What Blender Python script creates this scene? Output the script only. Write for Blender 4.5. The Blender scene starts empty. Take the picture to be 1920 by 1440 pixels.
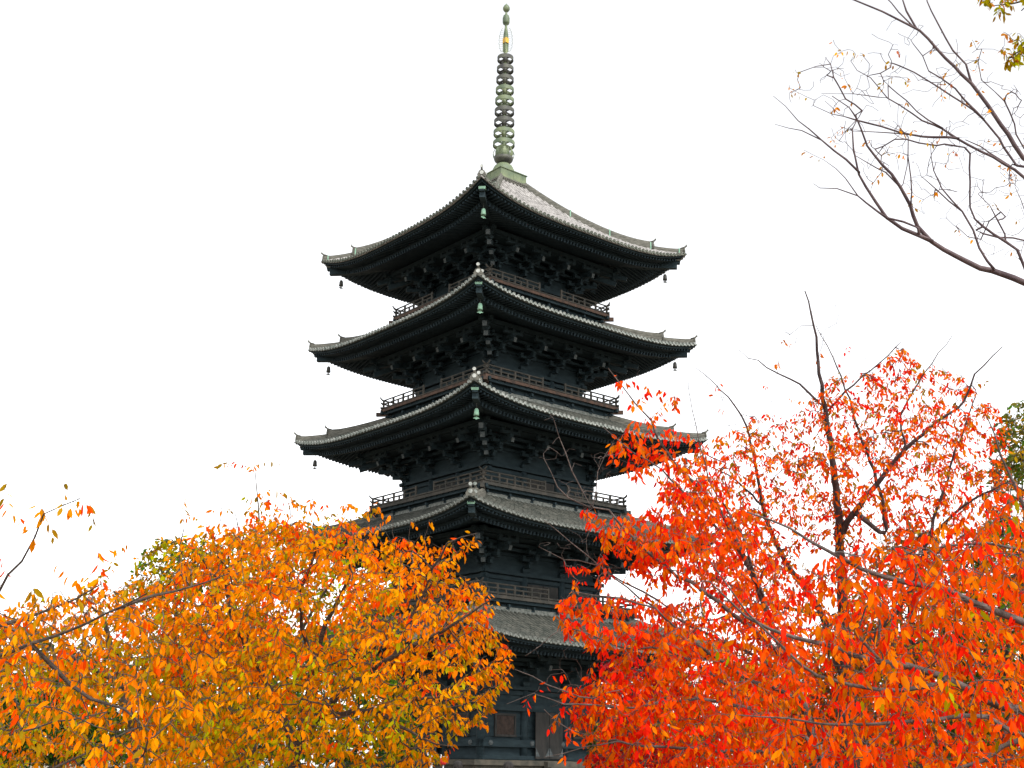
import bpy, math, random
import numpy as np
from mathutils import Vector, Matrix
R = math.radians
random.seed(7); rng = np.random.default_rng(11)
S = bpy.context.scene; COL = S.collection

# ------------------------------------------------------------------ camera
FPX, DIST, PITCH, YAW, ROLL, PROT = 2362.585, 80.005, 0.294197, 0.010541, 0.015772, -0.102856
CAM = np.array([0.0, -DIST, 1.6])
_cy, _sy, _cp, _sp, _cr, _sr = math.cos(YAW), math.sin(YAW), math.cos(PITCH), math.sin(PITCH), math.cos(ROLL), math.sin(ROLL)
_X0 = np.array([_cy, -_sy, 0]); _Yh = np.array([_sy, _cy, 0]); _Zw = np.array([0, 0, 1.0])
FWD = _cp*_Yh + _sp*_Zw; _Z0 = -_sp*_Yh + _cp*_Zw
RIGHT = _cr*_X0 + _sr*_Z0; UP = _cr*_Z0 - _sr*_X0
cd = bpy.data.cameras.new('camera'); co = bpy.data.objects.new('camera', cd); COL.objects.link(co)
cd.sensor_width = 36; cd.lens = FPX/1920*36; cd.clip_start = 0.1; cd.clip_end = 3000
M = Matrix.Identity(4)
for i, v in enumerate((RIGHT, UP, -FWD)):
    for j in range(3): M[j][i] = v[j]
for j in range(3): M[j][3] = CAM[j]
co.matrix_world = M; S.camera = co
def at(px, py, d):
    """world point seen at photo pixel (1920x1440) at depth d metres along the view axis"""
    return CAM + d*(FWD + (px-960)/FPX*RIGHT - (py-720)/FPX*UP)

# ------------------------------------------------------------------ light
SUN_EL, SUN_AZ = 48, 150      # azimuth measured from +y clockwise
w = bpy.data.worlds.new('World'); S.world = w; w.use_nodes = True
nt = w.node_tree; nt.nodes.clear()
sky = nt.nodes.new('ShaderNodeTexSky'); sky.sky_type = 'NISHITA'; sky.sun_disc = False
sky.sun_elevation = R(SUN_EL); sky.sun_rotation = R(SUN_AZ); sky.dust_density = 1.0; sky.air_density = 1.0; sky.ozone_density = 1.0
hs = nt.nodes.new('ShaderNodeHueSaturation'); hs.inputs['Saturation'].default_value = 0.10; hs.inputs['Value'].default_value = 1.0
bg = nt.nodes.new('ShaderNodeBackground'); bg.inputs['Strength'].default_value = 0.15
wo = nt.nodes.new('ShaderNodeOutputWorld')
nt.links.new(sky.outputs[0], hs.inputs['Color']); nt.links.new(hs.outputs[0], bg.inputs[0]); nt.links.new(bg.outputs[0], wo.inputs[0])
sl = bpy.data.lights.new('sun', 'SUN'); sl.energy = 1.5; sl.angle = R(14); sl.color = (1, .96, .9)
so = bpy.data.objects.new('sun', sl); COL.objects.link(so)
sd = Vector((math.sin(R(SUN_AZ))*math.cos(R(SUN_EL)), math.cos(R(SUN_AZ))*math.cos(R(SUN_EL)), math.sin(R(SUN_EL))))
so.rotation_euler = sd.to_track_quat('Z', 'Y').to_euler()
S.view_settings.view_transform = 'Standard'; S.view_settings.look = 'None'
S.view_settings.exposure = 1.35; S.view_settings.gamma = 1
S.cycles.max_bounces = 8; S.cycles.transparent_max_bounces = 4

# ------------------------------------------------------------------ materials
def mat(name, col, col2=None, rough=.85, scale=6, stretch=(1, 1, 1), bump=.2, bscale=40, spec=.3, detail=6, lo=.35, hi=.65, metal=0):
    m = bpy.data.materials.new(name); m.use_nodes = True; n = m.node_tree.nodes; l = m.node_tree.links
    b = n['Principled BSDF']; b.inputs['Roughness'].default_value = rough; b.inputs['Specular IOR Level'].default_value = spec
    b.inputs['Metallic'].default_value = metal
    tc = n.new('ShaderNodeTexCoord'); mp = n.new('ShaderNodeMapping'); mp.inputs['Scale'].default_value = stretch
    l.new(tc.outputs['Object'], mp.inputs[0])
    nz = n.new('ShaderNodeTexNoise'); nz.inputs['Scale'].default_value = scale; nz.inputs['Detail'].default_value = detail
    l.new(mp.outputs[0], nz.inputs['Vector'])
    cr = n.new('ShaderNodeValToRGB'); cr.color_ramp.elements[0].position = lo; cr.color_ramp.elements[1].position = hi
    cr.color_ramp.elements[0].color = (*col, 1); cr.color_ramp.elements[1].color = (*(col2 or col), 1)
    l.new(nz.outputs['Fac'], cr.inputs[0]); l.new(cr.outputs[0], b.inputs['Base Color'])
    if bump:
        n2 = n.new('ShaderNodeTexNoise'); n2.inputs['Scale'].default_value = bscale; n2.inputs['Detail'].default_value = 4
        l.new(mp.outputs[0], n2.inputs['Vector'])
        bp = n.new('ShaderNodeBump'); bp.inputs['Strength'].default_value = bump; bp.inputs['Distance'].default_value = .03
        l.new(n2.outputs['Fac'], bp.inputs['Height']); l.new(bp.outputs[0], b.inputs['Normal'])
    return m
WOOD = mat('old_cypress_flare_teal', (.006, .015, .019), (.014, .027, .032), scale=1.5, stretch=(1, 1, 3))  # brown timber; the teal is a lens-flare veil put into its colour
RAFT = mat('rafter_wood_flare_teal', (.007, .017, .023), (.015, .028, .036), scale=2.2)  # rafters carry the same blue-green flare veil as painted colour
RAILW = mat('weathered_rail_wood', (.036, .036, .031), (.062, .055, .045), scale=2.5)
RUST = mat('reddish_rail_wood', (.045, .032, .025), (.10, .058, .040), scale=3)
ENDW = mat('pale_beam_end', (.040, .050, .054), (.080, .090, .088), scale=8)
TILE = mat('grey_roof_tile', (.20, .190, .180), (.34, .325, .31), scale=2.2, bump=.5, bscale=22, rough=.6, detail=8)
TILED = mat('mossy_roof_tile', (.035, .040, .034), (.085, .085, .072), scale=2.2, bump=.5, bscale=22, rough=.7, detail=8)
TEND = mat('tile_end', (.045, .055, .042), (.12, .125, .10), scale=7, rough=.7)
TENDD = mat('tile_end_green', (.10, .12, .105), (.27, .28, .26), scale=5, rough=.7)
TENDM = mat('tile_end_mid', (.06, .07, .06), (.16, .165, .15), scale=6, rough=.7)
PALE = mat('pale_tile_disc', (.26, .27, .25), (.42, .43, .40), scale=9)
RIDGE = mat('ridge_tile', (.055, .055, .045), (.13, .125, .105), scale=3, stretch=(1, 1, 6))
COPPER = mat('verdigris_copper', (.065, .095, .052), (.15, .18, .09), scale=1.6, bump=.1, rough=.6, spec=.5)
COPD = mat('weathered_backlit_copper', (.038, .038, .038), (.085, .088, .068), scale=3.0, bump=.1, rough=.6)  # weathered spire metal; also paints the side bells dark as silhouettes
CAPG = mat('pale_verdigris', (.15, .28, .20), (.25, .40, .29), scale=4, bump=0)
LATT = mat('dull_window_lattice', (.035, .026, .022), (.065, .045, .036), scale=4)
STONE = mat('podium_stone', (.030, .030, .024), (.070, .060, .045), scale=2.0, bump=.4)
DIRT = mat('ground_dirt', (.16, .13, .09), (.24, .20, .15), scale=.6, bump=.5, bscale=12)
DOORW = mat('panel_wood', (.016, .017, .016), (.034, .031, .028), scale=3, stretch=(1, 1, .3))
BARK = mat('cherry_bark', (.034, .024, .018), (.075, .056, .044), scale=14, stretch=(1, 1, 2.5), bump=.6, bscale=40)
BARKT = mat('lit_twig_bark', (.052, .038, .033), (.125, .098, .088), scale=14, bump=.6, bscale=40)  # lighter bark copy: daylight on the front twigs put into the colour
BARKL = mat('lichen_grey_bark', (.065, .056, .046), (.13, .115, .10), scale=10, bump=.5)
BARKD = mat('dark_purple_brown_bark', (.035, .024, .024), (.075, .052, .048), scale=12, bump=.4)
BARKR = mat('smooth_reddish_bark', (.060, .040, .045), (.11, .078, .078), scale=8, bump=.3)

def leafmat(name, trans=.45):
    m = bpy.data.materials.new(name); m.use_nodes = True; n = m.node_tree.nodes; l = m.node_tree.links
    n.clear(); o = n.new('ShaderNodeOutputMaterial')
    a = n.new('ShaderNodeAttribute'); a.attribute_name = 'leafcol'
    d = n.new('ShaderNodeBsdfDiffuse'); t = n.new('ShaderNodeBsdfTranslucent'); g = n.new('ShaderNodeBsdfGlossy')
    g.inputs['Roughness'].default_value = .45; g.inputs['Color'].default_value = (1, 1, 1, 1)
    m1 = n.new('ShaderNodeMixShader'); m1.inputs[0].default_value = trans
    m2 = n.new('ShaderNodeMixShader'); m2.inputs[0].default_value = .001
    l.new(a.outputs['Color'], d.inputs[0]); l.new(a.outputs['Color'], t.inputs[0])
    l.new(d.outputs[0], m1.inputs[1]); l.new(t.outputs[0], m1.inputs[2]); l.new(m1.outputs[0], m2.inputs[1]); l.new(g.outputs[0], m2.inputs[2])
    l.new(m2.outputs[0], o.inputs[0]); return m
LEAF = leafmat('autumn_leaf')

# ------------------------------------------------------------------ object helpers
def tag(o, label=None, cat=None, group=None, kind=None):
    if label: o['label'] = label
    if cat: o['category'] = cat
    if group: o['group'] = group
    if kind: o['kind'] = kind
    return o
def empty(name, loc=(0, 0, 0), rz=0, label=None, cat=None, group=None):
    o = bpy.data.objects.new(name, None); COL.objects.link(o); o.location = loc; o.rotation_euler = (0, 0, rz)
    o.empty_display_size = .3
    return tag(o, label, cat, group)
class MB:
    def __init__(s): s.v = []; s.f = []; s.sm = []
    def add(s, vs, fs, smooth=False):
        b = len(s.v); s.v += [tuple(map(float, p)) for p in vs]
        s.f += [tuple(b+i for i in f) for f in fs]; s.sm += [smooth]*len(fs)
    def box(s, x0, x1, y0, y1, z0, z1):
        s.add([(x0, y0, z0), (x1, y0, z0), (x1, y1, z0), (x0, y1, z0), (x0, y0, z1), (x1, y0, z1), (x1, y1, z1), (x0, y1, z1)],
              [(0, 3, 2, 1), (4, 5, 6, 7), (0, 1, 5, 4), (1, 2, 6, 5), (2, 3, 7, 6), (3, 0, 4, 7)])
    def beam(s, a, b, wd, ht, up=(0, 0, 1), cut=0):
        """box beam from a to b (centres), width wd, height ht"""
        a, b = Vector(a), Vector(b); d = (b-a).normalized(); sd = d.cross(Vector(up)).normalized(); u = sd.cross(d).normalized()
        vs = []
        for p, k in ((a, 1), (b, 1)):
            for sx, sz in ((-1, -1), (1, -1), (1, 1), (-1, 1)): vs.append(p+sd*sx*wd/2+u*sz*ht/2)
        s.add(vs, [(0, 1, 2, 3), (7, 6, 5, 4), (0, 4, 5, 1), (1, 5, 6, 2), (2, 6, 7, 3), (3, 7, 4, 0)])
    def sweep(s, pts, rads, n=8, smooth=True, caps=True, sx=1, sz=1):
        pts = [Vector(p) for p in pts]; vs = []; fs = []
        ref = Vector((0, 0, 1))
        for i, p in enumerate(pts):
            d = (pts[min(i+1, len(pts)-1)]-pts[max(i-1, 0)]).normalized()
            if abs(d.z) > .95: ref = Vector((1, 0, 0))
            a = d.cross(ref).normalized(); b = a.cross(d).normalized()
            for k in range(n):
                t = 2*math.pi*k/n+math.pi/n; vs.append(p+(a*math.cos(t)*sx+b*math.sin(t)*sz)*rads[i])
        for i in range(len(pts)-1):
            for k in range(n): fs.append((i*n+k, i*n+(k+1) % n, (i+1)*n+(k+1) % n, (i+1)*n+k))
        s.add(vs, fs, smooth)
        if caps:
            b = len(s.v)-len(vs)
            s.f.append(tuple(b+k for k in range(n-1, -1, -1))); s.f.append(tuple(b+(len(pts)-1)*n+k for k in range(n))); s.sm += [False, False]
    def lathe(s, c, prof, n=24, smooth=True):
        vs = []; fs = []
        for r, z in prof:
            for k in range(n): t = 2*math.pi*k/n; vs.append((c[0]+r*math.cos(t), c[1]+r*math.sin(t), c[2]+z))
        for i in range(len(prof)-1):
            for k in range(n): fs.append((i*n+k, i*n+(k+1) % n, (i+1)*n+(k+1) % n, (i+1)*n+k))
        s.add(vs, fs, smooth)
    def build(s, name, m, parent=None, **kw):
        me = bpy.data.meshes.new(name); me.from_pydata(s.v, [], s.f); me.update()
        me.polygons.foreach_set('use_smooth', s.sm)
        me.materials.append(m); o = bpy.data.objects.new(name, me); COL.objects.link(o)
        if parent: o.parent = parent
        return tag(o, **kw)
def rot4(mbfun, mb):
    """run mbfun(tmp) once for the +x face and copy it to the four faces"""
    t = MB(); mbfun(t)
    for k in range(4):
        c, s_ = (1, 0, -1, 0)[k], (0, 1, 0, -1)[k]
        mb.add([(c*x-s_*y, s_*x+c*y, z) for x, y, z in t.v], t.f)
        mb.sm[-len(t.f):] = t.sm

# ------------------------------------------------------------------ ground
g = MB(); n = 60; xs = np.linspace(-400, 400, n)
for i in range(n):
    for j in range(n):
        x, y = xs[i], xs[j]+200
        g.v.append((x, y, -0.02*math.sin(x*.07)*math.cos(y*.05) - .02))
for i in range(n-1):
    for j in range(n-1): g.f.append((i*n+j, (i+1)*n+j, (i+1)*n+j+1, i*n+j+1)); g.sm.append(True)
g.build('ground', DIRT, kind='structure')

# ------------------------------------------------------------------ pagoda
PAG = empty('pagoda', (0, 0, 0), PROT-math.pi/4, 'dark wooden five-storey pagoda with tiered upturned roofs and green metal spire', 'pagoda')
#        W      zmid  uplift body  balcW  railTop
LV = {1: (10.30, 8.02, .78, 4.75, None, None), 2: (9.95, 14.62, .80, 4.50, 6.15, 11.55), 3: (9.651, 21.10, .91, 4.20, 5.80, 18.10),
      4: (9.275, 27.58, .87, 3.75, 5.50, 24.74), 5: (8.905, 33.79, 1.12, 3.27, 5.10, 31.20)}
P = 3.5
def prof(W, zm, u):
    s = (W-u)/7.75; x = W-u
    return zm+6.22*(.6*s+.4*s*s) if zm > 30 else zm+.37*x+.02*x*x
def build_roof(k):
    W, zm, U, b, _, _ = LV[k]
    ut = 1.1 if k == 5 else LV[k+1][4]-.42
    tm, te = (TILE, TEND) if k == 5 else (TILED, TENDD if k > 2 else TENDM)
    def zs(u, v): return prof(W, zm, u)+U*(abs(v)/W)**P
    r = MB()
    def face(m):
        nu = 14
        us = [W-(W-ut)*i/nu for i in range(nu+1)]
        nv = 40
        vs = [(u, u*(2*j/nv-1), zs(u, u*(2*j/nv-1))-.03) for u in us for j in range(nv+1)]
        m.add(vs, [(i*(nv+1)+j, i*(nv+1)+j+1, (i+1)*(nv+1)+j+1, (i+1)*(nv+1)+j) for i in range(nu) for j in range(nv)], True)
        # underside of the tile bed along the edge
        vs = []
        for j in range(nv+1):
            t = 2*j/nv-1
            z = zs(W, W*t)
            vs += [(W, W*t, z-.03), (W-.02, (W-.02)*t, z-.10), (W-.4, (W-.4)*t, z-.08)]
        m.add(vs, [(3*j+q, 3*j+q+1, 3*j+q+4, 3*j+q+3) for j in range(nv) for q in (0, 1)])
        # rows of round cover tiles, course by course
        sp = .33; cnt = int((W-.2)/sp)
        for j in range(-cnt, cnt+1):
            v = j*sp; u1 = max(abs(v)+.02, ut)
            if W-u1 < .15: continue
            ns = max(2, int((W-u1)/.38)); rr = .085
            for i in range(ns):
                ua, ub = W+.04-(W+.04-u1)*i/ns, W+.04-(W+.04-u1)*(i+1)/ns
                pa, pb = rr, rr*.86
                ring = []; jt = rng.normal(0, .006)
                for u, q in ((ua, pa), (ub, pb)):
                    z = zs(min(u, W), v)+.0
                    for a in (0, 45, 90, 135, 180): ring.append((u, v+q*math.cos(R(a)), z-.02+q*1.25*math.sin(R(a))))
                m.add([(x_, y_, z_+jt) for x_, y_, z_ in ring], [(q, q+1, q+6, q+5) for q in range(4)], True)
    rot4(face, r)
    ro = r.build('roof', tm, PAG)
    # round end tiles
    e = MB()
    def ends(m):
        sp = .33; cnt = int((W-.2)/sp)
        for j in range(-cnt, cnt+1):
            v = j*sp+rng.normal(0, .008); z = zs(W, v)+.03+rng.normal(0, .010); n_ = 9
            vs = []
            for u, q in ((W-.02, .10), (W+.07, .10), (W+.07, .072), (W+.05, .066)):
                for a in range(n_): vs.append((u, v+q*math.cos(2*math.pi*a/n_), z+q*math.sin(2*math.pi*a/n_)))
            fs = [(i*n_+a, i*n_+(a+1) % n_, (i+1)*n_+(a+1) % n_, (i+1)*n_+a) for i in range(3) for a in range(n_)]
            fs.append(tuple(3*n_+a for a in range(n_)))
            m.add(vs, fs)
            # pendant flat tile between two round ones
            v2 = v+sp/2
            if abs(v2) < W-.05:
                z2 = zs(W, v2)
                q = [(W+.045, v2+x, z2+dz) for x, dz in ((-.09, .03), (0, -.01), (.09, .03), (.09, -.07), (0, -.12), (-.09, -.07))]
                q2 = [(x-.05, y, z) for x, y, z in q]
                m.add(q+q2, [(0, 5, 4, 1), (1, 4, 3, 2), (5, 11, 10, 4), (4, 10, 9, 3), (0, 1, 7, 6), (1, 2, 8, 7)])
    for q4 in range(4):
        t = MB(); ends(t); c, s_ = (1, 0, -1, 0)[q4], (0, 1, 0, -1)[q4]; e = MB()
        e.add([(c*x-s_*y, s_*x+c*y, z) for x, y, z in t.v], t.f); e.build('eave_end_tiles', te, ro)
    # fascia + two tiers of rafters + soffit boards
    wb = W-1.15; Ub = U*.62
    def zb(u, v): return zm-.60+.30*(wb-u)+Ub*(min(abs(v), wb+.6)/wb)**P          # bottom of base rafters
    def zf(u, v): return zm-.30+.10*(W-.3-u)+(U*.93)*(abs(v)/W)**P                 # bottom of flying rafters
    f = MB()
    def fascia(m):
        nv = 40
        def strip(u, o0, o1, th, fn):
            vs = []
            for j in range(nv+1):
                t = 2*j/nv-1
                for uu, oo in ((u, o1), (u, o0), (u-th, o0), (u-th, o1)): vs.append((uu, uu*t, fn(u, u*t)+oo))
            m.add(vs, [(4*j+q, 4*j+(q+1) % 4, 4*j+4+(q+1) % 4, 4*j+4+q) for j in range(nv) for q in range(4)])
        strip(W-.12, -.16, -.08, .12, zs); strip(W-.22, -.30, -.162, .14, zs)
        strip(wb-.10, .188, .37, .16, zb)
        # board soffits above each rafter tier
        for (ua, ub, fn, off) in ((W-.3, wb-.15, zf, .13), (wb-.12, b-.05, zb, .195)):
            vs = []
            for i in range(7):
                u = ua+(ub-ua)*i/6
                for j in range(nv+1): v = u*(2*j/nv-1); vs.append((u, v, fn(u, v)+off))
            m.add(vs, [(i*(nv+1)+j, i*(nv+1)+j+1, (i+1)*(nv+1)+j+1, (i+1)*(nv+1)+j) for i in range(6) for j in range(nv)])
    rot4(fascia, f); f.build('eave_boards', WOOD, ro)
    q = MB()
    def rafters(m):
        sp = .265
        for j in range(-60, 61):
            v = (j+.5)*sp
            if abs(v) < wb-.12:
                u0 = max(abs(v), b)
                m.beam((wb, v, zb(wb, v)+.09), (u0, v, zb(u0, v)+.09), .11, .20)
            if abs(v) < W-.45:
                u0 = max(abs(v), wb-.2)
                if W-.32-u0 > .1: m.beam((W-.32, v, zf(W-.32, v)+.06), (u0, v, zf(u0, v)+.06), .10, .12)
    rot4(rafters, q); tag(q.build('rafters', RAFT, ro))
    # hip beams, copper caps, ridges
    for (sx, sy) in ((1, -1), (1, 1), (-1, 1), (-1, -1)):
        h = MB(); s_ = Vector((sx, sy, 0))
        a = s_*(W-.50); a.z = zm-.20+U*.16*1.12; c = s_*b; c.z = zb(b, b)+.05
        mid = s_*(wb-.9); mid.z = zb(wb-.9, wb-.9)-.10
        h.beam(a+Vector((0, 0, .17)), mid+Vector((0, 0, .17)), .34, .34); h.beam(mid+Vector((0, 0, .17)), c+Vector((0, 0, .17)), .34, .34)
        a2 = s_*(W-.36); a2.z = a.z+.42
        h.beam(a2, s_*(wb-.4)+Vector((0, 0, a.z+.50)), .30, .17)
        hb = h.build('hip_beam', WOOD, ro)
        if (sx, sy) != (1, -1): pass
        cap = MB(); c0 = s_*(W-.52); cz = a2.z+.13
        cap.beam(s_*(W-.34)+Vector((0, 0, cz)), s_*(W-.62)+Vector((0, 0, cz)), .42, .09); cap.beam(s_*(W-.345)+Vector((0, 0, cz-.06)), s_*(W-.36)+Vector((0, 0, cz-.06)), .40, .1)
        cap.build('cap', CAPG if (sx, sy) == (1, -1) else RIDGE, hb)
        rg = MB()
        def ridge(u0, u1, h0, h1, wd, lift):
            N = 16; pts = []
            for i in range(N+1):
                u = u0+(u1-u0)*i/N; t = i/N
                hh = h0+(h1-h0)*t; zz = zs(u, u)+lift*max(0, (t-.72)/.28)**2
                pts.append((u, zz, hh))
            vs = []; dr = Vector((-sy, sx, 0)).normalized()
            for u, z, hh in pts:
                c_ = s_*u
                for o, zz in ((-wd, -.12), (-wd*.92, hh*.55), (-wd*.62, hh*.6), (-wd*.5, hh*.9), (0, hh+.06), (wd*.5, hh*.9), (wd*.62, hh*.6), (wd*.92, hh*.55), (wd, -.12)):
                    p = c_+dr*o; vs.append((p.x, p.y, z+zz))
            nn = 9
            fs = [(i*nn+j, i*nn+j+1, (i+1)*nn+j+1, (i+1)*nn+j) for i in range(N) for j in range(nn-1)]
            fs += [tuple(range(nn)), tuple((N*nn+j) for j in range(nn-1, -1, -1))]
            rg.add(vs, fs)
            # upturned end horn with round tile end
            e0 = s_*(u1-.15); e0.z = pts[-1][1]+h1+.0; e1 = s_*(u1+.04); e1.z = e0.z+.09; e2 = s_*(u1+.14); e2.z = e0.z+.24
            rg.sweep([e0, e1, e2], [.075, .07, .05], 8)
            # demon-tile plate
            pc = s_*(u1+.01); pz = pts[-1][1]
            prof_ = [(-.24, -.12), (-.27, .05), (-.2, h1*.6), (-.17, h1), (0, h1+.10), (.17, h1), (.2, h1*.6), (.27, .05), (.24, -.12)]
            A = [pc+dr*o+Vector((0, 0, pz+zz)) for o, zz in prof_]; o_ = s_.normalized()*.06
            m_ = len(A)
            rg.add(A+[p+o_ for p in A], [tuple(range(m_)), tuple(range(2*m_-1, m_-1, -1))]+[(i, (i+1) % m_, m_+(i+1) % m_, m_+i) for i in range(m_)])
            return pc+o_+Vector((0, 0, pz+h1*.55)), e2
        d1 = ridge(ut-.1, W-1.62, .36, .42, .17, .10)
        d2 = ridge(W-1.62, W-.16, .22, .27, .13, .05)
        hr = rg.build('hip_ridge', RIDGE, ro)
        for pt, top in (d1, d2):
            o_ = s_.normalized()
            for c_, rr in ((pt, .12), (top, .10)):
                dm = MB(); dm.sweep([c_-o_*.02, c_+o_*.035], [rr, rr], 12); dm.build('round_tile_end', PALE if k > 2 else TENDD, hr)
        if k == 5:
            cl = MB(); dr = Vector((-sy, sx, 0)).normalized()
            for u in (3.3, 5.2, 7.15, 8.5):
                if u > W-1.62: hh, wd = .25, .15
                else: hh, wd = .40, .185
                z = zs(u, u); c_ = s_*u
                A = [c_+dr*(wd*x)+Vector((0, 0, z+zz)) for x, zz in ((1, -.1), (1, hh), (0, hh+.1), (-1, hh), (-1, -.1))]
                o_ = s_.normalized()*.08
                cl.add(A+[p+o_ for p in A], [(i, i+1, 6+i, 5+i) for i in range(4)])
            cl.build('copper_clamp', CAPG, hr)
    # band where the roof meets the skirt of the next storey / the spire base
    if k == 5:
        bd = MB(); rot4(lambda m: m.box(ut-.15, ut+.22, -ut-.15, ut+.22, zs(ut, 0)-.15, zs(ut, 0)+.06), bd)
        def knobs(m):
            for i in range(-6, 7): m.sweep([(ut+.2, i*.17, zs(ut, 0)+.02), (ut+.27, i*.17, zs(ut, 0)+.02)], [.07, .07], 8)
        rot4(knobs, bd)
        bd.build('top_course', RIDGE, ro)
    else:
        bd = MB(); z0 = zs(ut, 0)
        rot4(lambda m: m.box(ut-.1, ut+.14, -ut-.14, ut+.1, z0-.1, z0+.11), bd)
        rot4(lambda m: m.sweep([(ut+.06, -ut-.1, z0+.15), (ut+.06, ut+.1, z0+.15)], [.07, .07], 8), bd)
        bd.build('top_course', TENDM, ro)
    return ro
def masu(m, x, y, z, s=.28, h=.2):
    """bracket block, narrower at the bottom"""
    a = s*.36; b_ = s*.5
    vs = [(x-a, y-a, z), (x+a, y-a, z), (x+a, y+a, z), (x-a, y+a, z)]+[(x-b_, y-b_, z+h*.45), (x+b_, y-b_, z+h*.45), (x+b_, y+b_, z+h*.45), (x-b_, y+b_, z+h*.45)]+[(x-b_, y-b_, z+h), (x+b_, y-b_, z+h), (x+b_, y+b_, z+h), (x-b_, y+b_, z+h)]
    fs = [(0, 3, 2, 1), (8, 9, 10, 11)]
    for q in (0, 4): fs += [(q+i, q+(i+1) % 4, q+4+(i+1) % 4, q+4+i) for i in range(4)]
    m.add(vs, fs)
def build_storey(k):
    W, zm, U, b, bw, rt = LV[k]
    zd = zm-2.05                                 # top of the wall plate
    z0 = 1.96 if k == 1 else rt-.66
    m = MB()
    rot4(lambda t: t.box(b-.12, b-.02, -b+.06, b-.06, z0-.5, zm+.55), m)           # wall boards
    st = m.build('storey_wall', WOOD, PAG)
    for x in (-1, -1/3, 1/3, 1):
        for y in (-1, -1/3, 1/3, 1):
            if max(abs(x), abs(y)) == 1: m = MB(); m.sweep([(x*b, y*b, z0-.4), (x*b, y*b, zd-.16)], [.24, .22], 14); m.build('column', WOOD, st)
    m = MB()
    def beams(t):
        t.box(b-.10, b+.28, -b-.42, b+.42, zd-.16, zd+.03)                      # wall plate with noses
        t.box(b-.08, b+.12, -b-.30, b+.30, zd-.46, zd-.24)
        t.box(b+.0, b+.26, -b-.26, b+.26, z0-.02, z0+.20)
        if k == 1:
            t.box(b+.02, b+.30, -b-.3, b+.3, 2.62, 3.02); t.box(b+.03, b+.28, -b-.28, b+.28, 4.62, 4.95)
            t.box(b-.1, b+.05, -b, b, 3.2, 3.3)
    # mitred by small height offsets between neighbouring faces
    for q in range(4):
        t = MB(); beams(t); c, s_ = (1, 0, -1, 0)[q], (0, 1, 0, -1)[q]; dz = .004*(q % 2)
        m.add([(c*x-s_*y, s_*x+c*y, z+dz) for x, y, z in t.v], t.f)
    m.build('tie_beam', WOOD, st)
    # brackets
    m = MB(); en = MB()
    tz = zm-1.02; ut_ = b+2.33
    def br(t, e):
        cols = [-b, -b/3, b/3, b]
        for v in cols:
            masu(t, b, v, zd+.03, .5, .30)
            for s_ in (1, 2, 3):
                zz = zd+.33+.36*(s_-1)
                t.box(b-.3, b+.62*s_, v-.10, v+.10, zz, zz+.20)
                masu(t, b+.58*s_, v, zz+.2, .28, .16)
                if s_ < 3:
                    t.box(b+.58*s_-.09, b+.58*s_+.09, v-.62, v+.62, zz+.36, zz+.54)
                    for q in (-.54, .54): masu(t, b+.58*s_, v+q, zz+.54, .24, .14)
            # tail rafter
            t.beam((ut_, v, tz-.02), (b-.1, v, tz+.92), .20, .27)
            e.beam((ut_+.02, v, tz-.03), (ut_-.01, v, tz-.02), .21, .28)
            masu(t, ut_-.22, v, tz+.18, .28, .18)
            t.box(ut_-.32, ut_-.12, v-.72, v+.72, tz+.36, tz+.55)
            for q in (-.62, 0, .62): masu(t, ut_-.22, v+q, tz+.55, .25, .16)
        for s_ in (0, 1, 2):
            t.box(b+.58*s_-.08, b+.58*s_+.08, -b-.58*s_-.5, b+.58*s_+.5, zd+.98+.2*s_, zd+1.16+.2*s_)
        t.box(ut_-.35, ut_-.09, -ut_-.3, ut_+.3, tz+.71, tz+.97)                     # eave purlin
        t.box(b+1.05, ut_-.2, -ut_+.3, ut_-.3, tz+.62, tz+.66)                         # lattice ceiling
    for q in range(4):
        c, s_ = (1, 0, -1, 0)[q], (0, 1, 0, -1)[q]; dz = .005*(q % 2)
        t = MB(); e = MB(); br(t, e)
        # diagonal set on the corner (+,-)
        D = lambda w_, z_: Vector((w_, -w_, z_))
        for s_i, zz in ((1, zd+.43), (2, zd+.79)):
            t.beam(D(b, zz), D(b+.66*s_i, zz), .24, .24); masu(t, b+.58*s_i, -(b+.58*s_i), zz+.12, .34, .18)
            e.beam(D(b+.66*s_i-.01, zz), D(b+.66*s_i+.015, zz), .25, .25)
        t.beam(D(b+2.22, tz-.05), D(b, tz+1.0), .26, .33); e.beam(D(b+2.21, tz-.05), D(b+2.235, tz-.055), .27, .34)
        t.beam(D(b+2.75, tz+.28), D(b, tz+1.35), .26, .30); e.beam(D(b+2.74, tz+.28), D(b+2.765, tz+.275), .27, .31)
        masu(t, b+2.1, -(b+2.1), tz+.2, .36, .2); masu(t, b+2.1, -(b+2.1), tz+.5, .36, .2)
        f = lambda pts: [(c*x-s_*y, s_*x+c*y, z+dz) for x, y, z in pts]
        m.add(f(t.v), t.f)
        if q in (0, 3):
            for i in range(0, len(e.v), 8):
                eb = MB(); eb.add(f(e.v[i:i+8]), [tuple(x-i for x in ff) for ff in e.f if i <= ff[0] < i+8]); eb.build('beam_end', ENDW, st)
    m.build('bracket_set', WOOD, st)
    return st
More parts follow.
